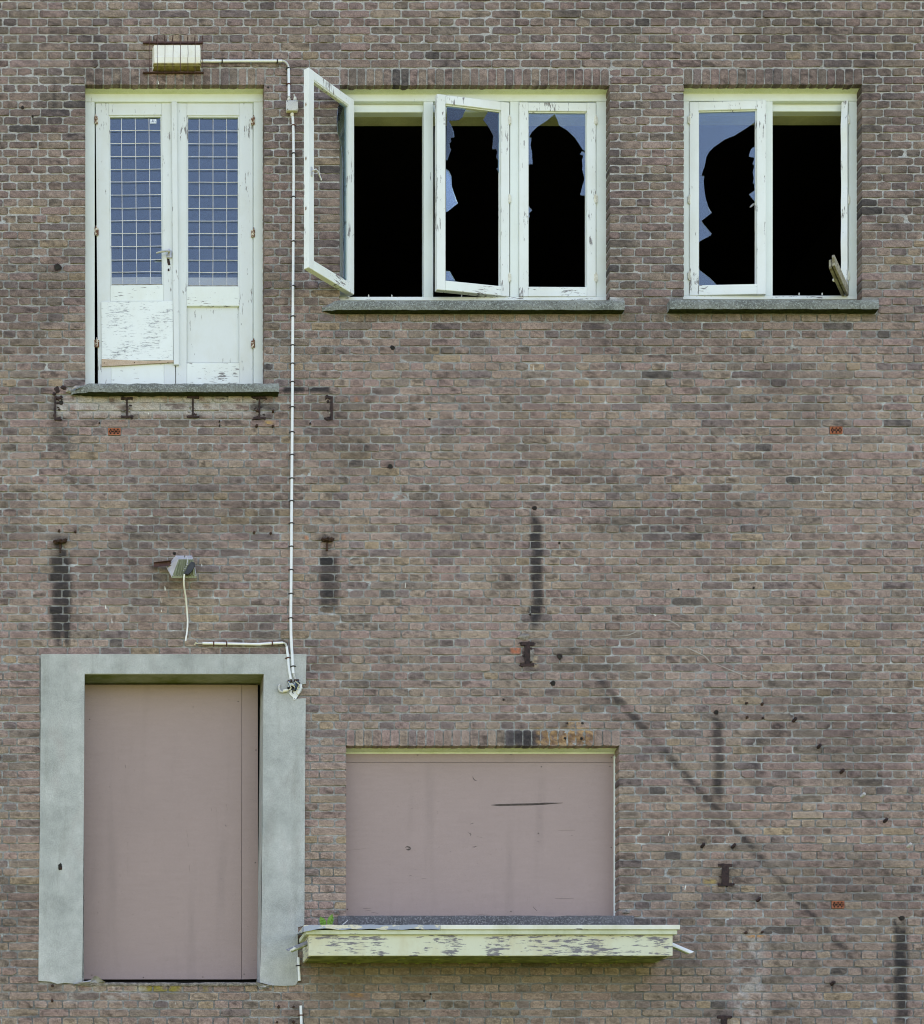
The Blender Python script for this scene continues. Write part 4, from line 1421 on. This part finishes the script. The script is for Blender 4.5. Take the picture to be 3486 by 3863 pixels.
mb.build('housing', [M_lampbody, M_lampunder], lamp)
mb = MB()
g = P(*zL(1490, 612), -.03)
mb.tube([(x1 - .004, g.y, g.z), (x1 + .012, g.y, g.z)], .009, 10)
mb.build('gland', M_boxcream, lamp)
cage = empty('cage', P(668, 272), parent=lamp)
mb = MB()
a, b = P(*zL(120, 215), 0), P(*zL(1480, 215), 0)
mb.box(a.x, b.x, -.018, -.002, a.z - .004, a.z + .001, 0, .001)
mb.box(a.x, b.x, -.006, -.0025, a.z + .0012, a.z + .016, 0, .001)
mb.build('bracket', M_brown, cage)
mb = MB()
pc = .11
a2, b2 = P(*zL(115, 862), -.02), P(*zL(1510, 862), -.02)
mb.box(a2.x, b2.x, -.022, -.002, a2.z - .003, a2.z + .003, 0, .001)
mb.build('bracket', M_brown, cage)
rr = random.Random(3)
for u in (265, 443, 620, 805, 973, 1148, 1310, 1490):
    mb = MB()
    xw = P(*zL(u, 300), -pc).x
    ztop_ = a.z + .004 + rr.uniform(-.004, .004)
    zlo = P(*zL(0, 850), -pc).z
    pts = [(xw + rr.uniform(-.002, .002), -.012, ztop_), (xw, -pc + .01, ztop_ + .002), (xw, -pc, ztop_ - .006)]
    for i in range(1, 6):
        t = i / 6
        pts.append((xw + rr.uniform(-.0018, .0018), -pc + rr.uniform(-.003, .003), ztop_ + (zlo - ztop_) * t))
    pts += [(xw, -pc, zlo + .006), (xw, -pc + .012, zlo - .002), (xw, -.02, a2.z + .002)]
    mb.tube(pts, .0022, 6)
    mb.build('cage_wire', M_brown, cage)

# ------------------------------------------------------------------ conduits, boxes


def pipe(name, pts, r, mat, label, cat, group, clips=(), rust=(), depth=None):
    y = depth if depth is not None else -(r + .010)
    o = empty(name, P(*pts[-1], 0), label, cat, group)
    P3 = [P(*p[:2], p[2] if len(p) > 2 else y) for p in pts]
    mb = MB(); mb.tube(P3, r, 14)
    mb.build('tube', mat, o)
    return o


def clip(o, px, py, r, ang=0, mat=None):
    """saddle clip: a band round the tube with two studs"""
    y = -(r + .010)
    c = P(px, py, y)
    ax = Vector((math.sin(ang), 0, math.cos(ang)))           # along the tube
    si = Vector((math.cos(ang), 0, -math.sin(ang)))
    mb = MB()
    mb.tube([c - ax * .0045, c + ax * .0045], r + .0025, 14)
    mb.tube([c - si * (r + .011) + Vector((0, .004, 0)), c + si * (r + .011) + Vector((0, .004, 0))], .0042, 6)
    mb.tube([c + Vector((0, 0, 0)), c + Vector((0, r + .010, 0))], .005, 6)
    return mb.build('clip', mat or M_clip, o)


G_COND = 'white conduit runs on the brick wall'
c1 = pipe('conduit', [(762, 230.5), (800, 231), (900, 230), (1064, 230)], .0095, M_pvc, 'short level conduit running right from the caged lamp', 'conduit', G_COND)
for x in (838, 1046):
    clip(c1, x, 230.5, .0095, math.pi / 2)
mb = MB()
mb.tube([P(*p, -.0195) for p in ((1060, 230), (1072, 231), (1081, 237), (1087, 246), (1089, 256))], .0078, 12)
mb.build('elbow', M_pvcgrey, c1)
c2_ = pipe('conduit', [(1089, 254), (1089.5, 300), (1090, 366)], .0100, M_pvc, 'short upright conduit entering the top of the grey junction box', 'conduit', G_COND)
clip(c2_, 1088, 258, .0095); clip(c2_, 1089, 318, .010, 0, M_rustclip)
jb = empty('junction_box', P(1102, 430), 'small square grey junction box on the conduit beside the double door', 'junction box')
mb = MB()
zt, zb = P(0, 378, -.042).z, P(0, 416.5, -.042).z
xa, xb = P(1079.5, 0, -.042).x, P(1125, 0, -.042).x
mb.box(xa + .002, xb - .002, -.034, -.003, zb + .001, zt - .001, 0, .004)
mb.build('back', M_boxcream, jb)
mb = MB()
mb.box(xa, xb, -.044, -.0345, zb, zt, 0, .004)
for x in (xa + .009, xb - .009):
    for z in (zb + .008, zt - .008):
        mb.tube([(x, -.0435, z), (x, -.0448, z)], .0035, 8, 1)
mb.build('lid', [M_box, M_clip], jb)
for px, py0, py1 in ((1090, 379, 369), (1113, 379, 367), (1102, 428, 440)):
    mb = MB()
    mb.tube([P(px, py0, -.02), P(px, (py0 + py1) / 2, -.02), P(px, py1, -.02)], [.013, .013, .010], 12)
    mb.build('gland', M_boxcream, jb)
mb = MB()
mb.tube([P(1112, 368, -.02), P(1111, 362, -.021), P(1108, 356, -.024)], .006, 8)
mb.build('cable_end', M_pvcgrey, jb)
c3_ = pipe('conduit', [(1104, 440), (1105, 452), (1107, 500), (1108, 640), (1107, 800), (1106, 1000), (1105, 1164)], .0100, M_pvc, 'upper length of the long conduit running down from the grey junction box', 'conduit', G_COND)
for y in (473, 579, 743, 911, 1079):
    clip(c3_, 1107, y, .0100, 0, M_rustclip if y == 473 else None)
c4_ = pipe('conduit', [(1105, 1160), (1104, 1320), (1103, 1500), (1101, 1800), (1099, 2100), (1097, 2330), (1098, 2400), (1102, 2470), (1106, 2540)], .0108, M_pvc, 'longest upright conduit reaching down onto the grey rendered surround', 'conduit', G_COND)
for y in (1194, 1303, 1372, 1441, 1536, 1630, 1716, 1805, 1890, 1974, 2062, 2150, 2240, 2332):
    clip(c4_, float(np.interp(y, [1160, 1500, 1800, 2100, 2330], [1105, 1103, 1101, 1099, 1097])), y, .0108)
clip(c4_, 1105.5, 2514, .0108, -.1)
mb = MB(); mb.tube([P(1106, 2536, -.021), P(1109, 2550, -.02), P(1115, 2565, -.02)], .0085, 10)
mb.build('cable_end', M_pvcgrey, c4_)
c5_ = pipe('conduit', [(764, 2427), (830, 2428), (986, 2431)], .0098, M_cable, 'split level conduit with bare wires above the rendered surround', 'conduit', G_COND)
clip(c5_, 806, 2428, .0098, math.pi / 2, M_rustclip); clip(c5_, 855, 2428.5, .0098, math.pi / 2, M_rustclip)
mb = MB()
mb.tube([P(982, 2430, -.0198), P(1030, 2427, -.0198), P(1068, 2425, -.0198)], .0094, 12)
mb.build('tube', M_cable, c5_)
clip(c5_, 1027, 2427, .0098, math.pi / 2, M_rustclip)
mb = MB()
mb.tube([P(*p, -.0198) for p in ((1064, 2425), (1072, 2426), (1078, 2430), (1081, 2437), (1082, 2443))], .0075, 10)
mb.build('elbow', M_pvcgrey, c5_)
mb = MB()
mb.tube([P(766, 2427, -.018), P(746, 2427, -.018)], .005, 8)
for a, b in (((746, 2427), (736, 2424)), ((746, 2428), (731, 2433)), ((746, 2427), (734, 2428))):
    mb.tube([P(*a, -.018), P((a[0] + b[0]) / 2, (a[1] + b[1]) / 2 - 1, -.022), P(*b, -.02)], .0016, 6, 1)
mb.build('bare_wire', [M_pvcgrey, M_yellow], c5_)
c6_ = pipe('conduit', [(1081.5, 2440), (1084, 2460), (1087, 2484), (1088.5, 2510), (1091, 2530), (1097, 2563)], .0096, M_pvc, 'short leaning conduit left of the long one, ending at torn wires', 'conduit', G_COND)
clip(c6_, 1086.5, 2482, .0096, -.08, M_rustclip)
c7_ = pipe('conduit', [(1125.5, 3612), (1127, 3644), (1130, 3700)], .0098, M_pvc, 'short cut conduit below the left end of the gutter', 'conduit', G_COND)
clip(c7_, 1126.5, 3643, .0098)
c8_ = pipe('conduit', [(1134.5, 3794), (1136, 3830), (1137, 3900)], .0105, M_pvc, 'cut conduit stump lowest on the wall, beside rusty bolts', 'conduit', G_COND)
clip(c8_, 1135.5, 3830, .0105, 0, M_rustclip)

# torn junction box with loose wires
tj = empty('torn_junction_box', P(1110, 2645), 'smashed junction box base with loose wires on the rendered surround', 'junction box')
mb = MB()
pl_ = [(790, 1450), (862, 1455), (862, 1530), (838, 1590), (800, 1670), (760, 1750), (700, 1850), (660, 1872), (622, 1860), (628, 1825), (600, 1790), (560, 1760), (515, 1700), (560, 1600), (700, 1640), (770, 1560)]
bm = bmesh.new()
f = bm.faces.new([bm.verts.new(P(*zM(*p), -.022)) for p in pl_])
r = bmesh.ops.extrude_face_region(bm, geom=[f])
bmesh.ops.translate(bm, vec=(0, .006, 0), verts=[e for e in r['geom'] if isinstance(e, bmesh.types.BMVert)])
bmesh.ops.triangulate(bm, faces=list(bm.faces)); bm.verts.index_update()
mb.add([v.co.copy() for v in bm.verts], [[v.index for v in f.verts] for f in bm.faces], 0); bm.free()
p = P(*zM(655, 1845), -.023); mb.tube([p, p + Vector((0, .002, 0))], .003, 8, 1)
mb.build('back_plate', [M_pvc, M_hole], tj, smooth=False)
mb = MB()
mb.box(P(*zM(470, 0), -.03).x, P(*zM(600, 0), -.03).x, -.034, -.014, P(*zM(0, 1390), -.03).z, P(*zM(0, 1335), -.03).z, 0, .003)
mb.box(P(*zM(640, 0), -.03).x, P(*zM(785, 0), -.03).x, -.034, -.014, P(*zM(0, 1370), -.03).z, P(*zM(0, 1315), -.03).z, 0, .003)
mb.build('clamp', M_rust, tj)
mb = MB()
mb.lump(P(*zM(640, 1560), -.02), .021, .010, .024, 4, 0)
mb.lump(P(*zM(500, 1560), -.018), .010, .006, .012, 5, 0)
mb.build('cavity_shade', M_hole, tj)  # solid dark lumps; the shade of a cavity is in their colour
mb = MB()
rr = random.Random(12)
cols = [0, 0, 1, 1, 2, 2, 3, 0, 2, 1, 3, 0, 1, 2]
for i, cmat in enumerate(cols):
    u, v = rr.uniform(540, 780), rr.uniform(1360, 1480)
    pts = []
    for j in range(6):
        pts.append(P(*zM(u, v), -.03 - rr.uniform(0, .025)))
        u = min(max(u + rr.uniform(-90, 90), 490), 790); v = min(v + rr.uniform(5, 80), 1720)
    sm = []
    for j in range(len(pts) - 1):
        for s_ in range(4):
            t = s_ / 4
            p0, p1, p2, p3 = pts[max(j - 1, 0)], pts[j], pts[j + 1], pts[min(j + 2, len(pts) - 1)]
            sm.append(.5 * ((2 * p1) + (p2 - p0) * t + (2 * p0 - 5 * p1 + 4 * p2 - p3) * t * t + (3 * p1 - p0 - 3 * p2 + p3) * t ** 3))
    mb.tube(sm, rr.choice([.0020, .0028, .0034]), 6, cmat)
mb.box(P(*zM(540, 0), -.03).x, P(*zM(635, 0), -.03).x, -.034, -.02, P(*zM(0, 1490), -.03).z, P(*zM(0, 1425), -.03).z, 3, .002)
mb.build('loose_wire', [M_yellow, M_blue, M_black, M_pvc], tj)
mb = MB()
mb.tube([P(*zM(u, v), -.028) for u, v in ((262, 1462), (240, 1480), (228, 1530), (232, 1580), (252, 1622), (285, 1650), (340, 1655), (380, 1645))], .0078, 12, 0)
mb.tube([P(*zM(345, 1640), -.03), P(*zM(400, 1628), -.03), P(*zM(455, 1615), -.03), P(*zM(490, 1610), -.03)], [.011, .012, .011, .006], 12, 1)
mb.build('hose_stub', [M_pvcgrey, M_boxcream], tj)

# ------------------------------------------------------------------ floodlight with dangling lead
fl = empty('floodlight', P(*zK(660, 620)), 'tilted grey floodlight with an open black connector on a brown bracket', 'floodlight')
K = lambda u, v, y: P(*zK(u, v), y)
yn, yk = -.20, -.05
mb = MB()
nT = [K(600, 268, yn), K(900, 268, yn), K(948, 596, yn - .01), K(480, 596, yn - .01)]
bT = [K(548, 190, yk), K(872, 190, yk), K(905, 420, yk), K(370, 410, yk)]
mb.hexa([nT[3], nT[2], nT[1], nT[0], bT[3], bT[2], bT[1], bT[0]], 0)
mb.k[0] = 1
mb.build('housing', [M_alu, M_alugreen], fl, smooth=False)
mb = MB()
mb.hexa([K(470, 640, yn - .012), K(966, 640, yn - .012), K(962, 592, yn - .013), K(470, 592, yn - .013), K(360, 425, yk), K(930, 430, yk), K(930, 392, yk), K(360, 390, yk)], 0)
mb.k[0] = 1; mb.k[2] = 1
mb.build('rim', [M_alu, M_alugreen], fl, smooth=False)
for i in range(8):
    mb = MB()
    t = i / 7
    a0 = nT[0].lerp(nT[1], .06 + .88 * t); a1 = nT[3].lerp(nT[2], .10 + .80 * t)
    d = Vector((.003, 0, 0)); o_ = Vector((0, -.014, 0))
    mb.hexa([a1 - d + o_, a1 + d + o_, a0 + d + o_ * .7, a0 - d + o_ * .7, a1 - d - o_ * .1, a1 + d - o_ * .1, a0 + d - o_ * .1, a0 - d - o_ * .1])
    mb.build('cooling_fin', M_alugreen, fl, smooth=False)
mb = MB()
w8 = [(700, 505), (790, 565), (860, 520), (940, 385), (900, 330), (862, 305)]
mb.prism([K(u, v, yn - .055) for u, v in ((715, 545), (790, 562), (858, 512), (938, 380), (925, 330), (860, 308), (800, 380))], (0, .035, 0), 0)
for i in range(4):
    a = K(790 - 24 * i, 372 + 40 * i, yn - .058)
    mb.tube([a, a + Vector((-.009, 0, -.003))], .0035, 8, 1)
mb.build('connector', [M_black, M_steel], fl)
mb = MB()
mb.tube([K(730, 205, yn), K(760, 218, yn - .01), K(785, 250, yn - .025), K(780, 320, yn - .03), K(770, 375, yn - .05)], .0028, 6, 1)
mb.lump(K(728, 210, yn + .01), .006, .008, .006, 2, 0)
mb.build('lead', [M_black, M_pvcgrey], fl)
mb = MB()
pts = [(105, 405), (105, 345), (450, 288), (455, 372)]
mb.prism([K(u, v, y) for (u, v), y in zip(pts, (-.01, -.01, -.10, -.10))], (0, .004, 0), 0)
mb.prism([K(u, v, y) for (u, v), y in zip([(105, 345), (112, 330), (440, 292), (450, 288)], (-.01, -.03, -.125, -.10))], (0, .0, .004), 0)
mb.prism([K(u, v, y) for (u, v), y in zip([(105, 405), (112, 412), (460, 380), (455, 372)], (-.01, -.03, -.125, -.10))], (0, .0, -.003), 0)
mb.build('bracket', M_brown, fl, smooth=False)
mb = MB()
mb.tube([K(u, v, y) for u, v, y in ((722, 560, -.245), (712, 620, -.24), (708, 680, -.23), (712, 780, -.20), (725, 880, -.16), (745, 1000, -.12), (757, 1120, -.08), (768, 1250, -.05), (778, 1370, -.03), (785, 1500, -.02), (782, 1620, -.02), (768, 1750, -.02), (750, 1850, -.02), (744, 1905, -.02))], .0062, 10)
mb.build('cable', M_cable, fl)

# ------------------------------------------------------------------ fixings left in the wall (parts of the building)


def I_beam(px, y0, y1, wflange, web=7, left=True, right=True, seed=0, fl=9, tilt=0):
    mb = MB()
    rr = random.Random(seed)

    def irregular(x0, x1, a, b, mat):
        n = 7
        pts = []
        for i in range(n):
            pts.append((x0 + (x1 - x0) * i / (n - 1), a + rr.uniform(-1.3, 1.3)))
        for i in range(n):
            pts.append((x1 - (x1 - x0) * i / (n - 1), b + rr.uniform(-1.3, 1.3)))
        mb.prism([P(x, y, -.006 - rr.uniform(0, .003)) for x, y in pts], (0, .018, 0), mat)
    # crumbled mortar packing
    for i in range(7):
        mb.lump(P(px + rr.uniform(-wflange * .3 * left - 4, wflange * .3 * right + 4), rr.uniform(y0, y1), .001), rr.uniform(.006, .014), .006, rr.uniform(.004, .011), seed * 20 + i, rr.choice([0, 0, 1]), amt=.5)
    for yy in (y0 + 2, y1 - 2):                      # rust scale and crumbs round the flanges
        for i in range(6):
            mb.lump(P(px + rr.uniform(-wflange * .6 * left, wflange * .6 * right), yy + rr.uniform(-5, 9), .002), rr.uniform(.005, .012), .006, rr.uniform(.003, .007), seed * 70 + i + int(yy), 0, amt=.5)
    irregular(px - web / 2, px + web / 2, y0, y1, 0)
    l = wflange / 2 if left else web / 2
    r_ = wflange / 2 if right else web / 2
    irregular(px - l, px + r_, y0 - 2, y0 + fl, 0)
    irregular(px - l, px + r_, y1 - fl, y1 + 2, 0)
    return mb.build('beam_end', [M_iron, M_cement], building, smooth=True, angle=50)


I_beam(208, 1497, 1582, 42, 6, False, True, 1, 6)
I_beam(479, 1500, 1573, 44, 6, True, True, 2, 6)
I_beam(728, 1496, 1573, 46, 6, True, True, 3, 6)
I_beam(979, 1497, 1578, 46, 6, True, True, 4, 6)
I_beam(1251, 1496, 1582, 46, 9, True, False, 5, 6)
I_beam(1990, 2424, 2512, 52, 20, True, True, 6, 11)
I_beam(2737, 3260, 3341, 54, 26, True, True, 7, 9)
I_beam(2733, 3833, 3905, 50, 22, True, True, 8, 9)
mb = MB()
mb.lump(P(1978, 2402, -.003), .040, .010, .022, 3, 0, amt=.4)
mb.lump(P(2003, 2470, -.001), .024, .007, .045, 8, 0, amt=.5)
mb.build('mortar_patch', M_cement, building)
for px, py, s_ in ((227, 2041, 1), (1234, 2034, 2)):
    mb = MB()
    a, b = P(px - 20, py, -.02), P(px + 19, py, -.02)
    mb.box(a.x, b.x, -.03, .02, a.z - .010, a.z + .008, 0, .004)
    for i in range(10):
        rr = random.Random(i + s_ * 50)
        mb.lump(P(px + rr.uniform(-22, 22), py + rr.uniform(-5, 5), -.022), .012, .014, .009, i + s_ * 9, 0, amt=.5)
    mb.box(P(px - 3, 0, -.01).x, P(px + 4, 0, -.01).x, -.008, .02, P(0, py + 42, -.01).z, P(0, py, -.01).z, 0, .002)
    mb.build('bracket_stump', M_rust, building)


def bolt(px, py, r=.010, l=.018, mat=None, tilt=(0, 0), name='bolt'):
    mb = MB()
    p = P(px, py, 0)
    d = Vector((tilt[0], -1, tilt[1])).normalized() * l
    mb.tube([p + Vector((0, .006, 0)), p + d * .5, p + d], [r, r * 1.05, r * .85], 9)
    mb.lump(p + d * .9, r * 1.0, r * .5, r * 1.0, int(px), amt=.25)
    return mb.build(name, mat or M_rust, building)


for px, py in [(223, 2004), (284, 2007), (959, 2009), (1021, 2012), (970, 1550), (1030, 1554), (968, 1609), (1029, 1609), (2817, 2653), (2875, 2657), (2817, 2707), (2877, 2709), (2813, 3519), (2875, 3517), (198, 3719), (197, 3777), (1051, 3800), (1107, 3800), (1045, 3856), (1107, 3857)]:
    bolt(px, py, random.uniform(.008, .011), random.uniform(.012, .022), tilt=(0, random.uniform(-.2, .3)))
for px, py in [(375, 1596), (828, 1590), (828, 1606), (1170, 1598), (2140, 2729)]:
    bolt(px, py, .006, .010, M_iron)
for px, py, s_ in [(3251, 3005, 1), (3425, 3194, 1), (3085, 2821, 0), (3336, 3100, 0), (3137, 3714, 0), (2858, 3398, 0), (3172, 2915, 0), (2993, 2721, 0), (2763, 3197, 0), (2647, 3195, 0)]:
    bolt(px, py, .012, .03, M_alu if s_ else M_iron, (.5, .7), 'wall_plug')


def hole(px, py, r=.012):  # raised dark disc; the shade inside a drilled hole is its colour
    mb = MB()
    p = P(px, py, 0)
    n = 12
    rr = random.Random(int(px))
    ring = [p + Vector((math.cos(2 * math.pi * i / n) * r * rr.uniform(.85, 1.2), -.0045, math.sin(2 * math.pi * i / n) * r * rr.uniform(.85, 1.2))) for i in range(n)]
    mb.prism(ring, (0, .012, 0), 0)
    ring2 = [p + (q - p) * 1.35 + Vector((0, .0035 + .0012, 0)) for q in ring]
    mb.prism(ring2, (0, .008, 0), 1)
    return mb.build('anchor_hole_disc', [M_hole, M_iron], building, smooth=False)


for px, py, r in [(1480, 1312, .013), (1472, 1759, .016), (2016, 1917, .013), (2702, 2687, .014), (3402, 3463, .016), (2111, 2477, .016), (2087, 2577, .014), (1621, 1581, .006), (2843, 2218, .006), (217, 1009, .021), (2197, 2729, .008), (2131, 2786, .008), (2194, 2786, .008), (1600, 3776, .006),
                  (1624, 3750, .006), (1012, 330, .006), (123, 438, .006), (85, 405, .008), (230, 1520, .012), (2110, 2048, .006), (2560, 2223, .005), (1900, 2640, .006), (658, 2088, .009), (2000, 2318, .006), (2815, 2653, .006)]:
    hole(px, py, r)
for x0, x1, y0, y1 in AIRB:
    mb = MB()
    a, b = P(x0 + 2, y0 + 1, -.002), P(x1 - 2, y1 - 1, -.002)
    mb.box(a.x, b.x, .004, .02, b.z, a.z, 1, 0)
    fw = .006
    mb.box(a.x, b.x, -.003, .0035, a.z - fw, a.z, 0, .001); mb.box(a.x, b.x, -.003, .0035, b.z, b.z + fw, 0, .001)
    mb.box(a.x, a.x + fw, -.0028, .0035, b.z + fw, a.z - fw, 0, .001); mb.box(b.x - fw, b.x, -.0028, .0035, b.z + fw, a.z - fw, 0, .001)
    w = (b.x - a.x - 2 * fw) / 3
    zc, hh = (a.z + b.z) / 2, (a.z - b.z) / 2 - fw
    for i in range(3):
        xc = a.x + fw + w * (i + .5)
        for sx in (-1, 1):
            for sz in (-1, 1):
                c = (xc + sx * w / 2, zc + sz * hh)
                mb.prism([(c[0], -.002, c[1]), (c[0] - sx * w * .40, -.002, c[1]), (c[0], -.002, c[1] - sz * hh * .80)], (0, .008, 0), 0)
        for sgn in (-1, 1):
            mb.tube([(xc - w * .5, -.003, zc - sgn * hh), (xc + w * .5, -.003, zc + sgn * hh)], .0018, 5, 0)
    mb.build('air_brick', [M_terra, M_hole], building, smooth=False)

# ------------------------------------------------------------------ ground, light, camera
t = NT('meadow')
c = t.mix(t.ramp(t.noise(.6, detail=6, rough=.7), (.35, 0.), (.65, 1.)), (.085, .115, .022), (.13, .15, .035))
c = t.mix(.5, c, t.ramp(t.noise(40, detail=3), (.3, .2), (.7, .9)), 'OVERLAY')
M_ground = t.bsdf(c, .95, t.noise(30), .5, .02)
mb = MB()
mb.add([(-300, -600, 0), (310, -600, 0), (310, 300, 0), (-300, 300, 0)], [[0, 1, 2, 3]])
g = mb.build('ground', M_ground, None, smooth=False)
tag(g, 'open grassy ground in front of the building', 'ground', None, 'structure')

SUN_EL, SUN_AZ = math.radians(50), math.radians(-35)          # behind the building, to the left
world = bpy.data.worlds.new('World'); sc.world = world
world.use_nodes = True
nt = world.node_tree
bg = nt.nodes['Background']
sky = nt.nodes.new('ShaderNodeTexSky')
sky.sky_type = 'NISHITA'; sky.sun_disc = False
sky.sun_elevation = SUN_EL; sky.sun_rotation = SUN_AZ
sky.altitude = 10; sky.air_density = 1.0; sky.dust_density = .7; sky.ozone_density = 1.6
nt.links.new(sky.outputs[0], bg.inputs[0])
bg.inputs[1].default_value = .15
sd = bpy.data.lights.new('sun', 'SUN'); sd.energy = 4.0; sd.angle = math.radians(.53); sd.color = (1, .95, .86)
so = bpy.data.objects.new('sun', sd); COL.objects.link(so)
dirv = Vector((math.sin(SUN_AZ) * math.cos(SUN_EL), math.cos(SUN_AZ) * math.cos(SUN_EL), math.sin(SUN_EL)))
so.rotation_euler = dirv.to_track_quat('Z', 'Y').to_euler(); so.location = dirv * 40

cd = bpy.data.cameras.new('camera')
co = bpy.data.objects.new('camera', cd); COL.objects.link(co)
W_, H_ = 3486.0, 3863.0
cd.sensor_fit = 'HORIZONTAL'; cd.sensor_width = 36
cd.lens = 36 * D / (W_ / S)
cd.shift_x = (W_ / 2 - XC) / W_
cd.shift_y = (YC - H_ / 2) / W_
cd.clip_end = 2000
co.location = CAM; co.rotation_euler = (math.pi / 2, 0, 0)
sc.camera = co

vs_ = sc.view_settings
sc.display_settings.display_device = 'sRGB'
vs_.view_transform = 'Standard'; vs_.look = 'None'; vs_.gamma = 1; vs_.use_curve_mapping = False
vs_.exposure = 1.85
vs_.use_white_balance = True; vs_.white_balance_temperature = 7750; vs_.white_balance_tint = 26
sc.cycles.max_bounces = 6; sc.cycles.diffuse_bounces = 4; sc.cycles.transparent_max_bounces = 12
sc.cycles.use_denoising = True
sc.cycles.filter_width = 1.0
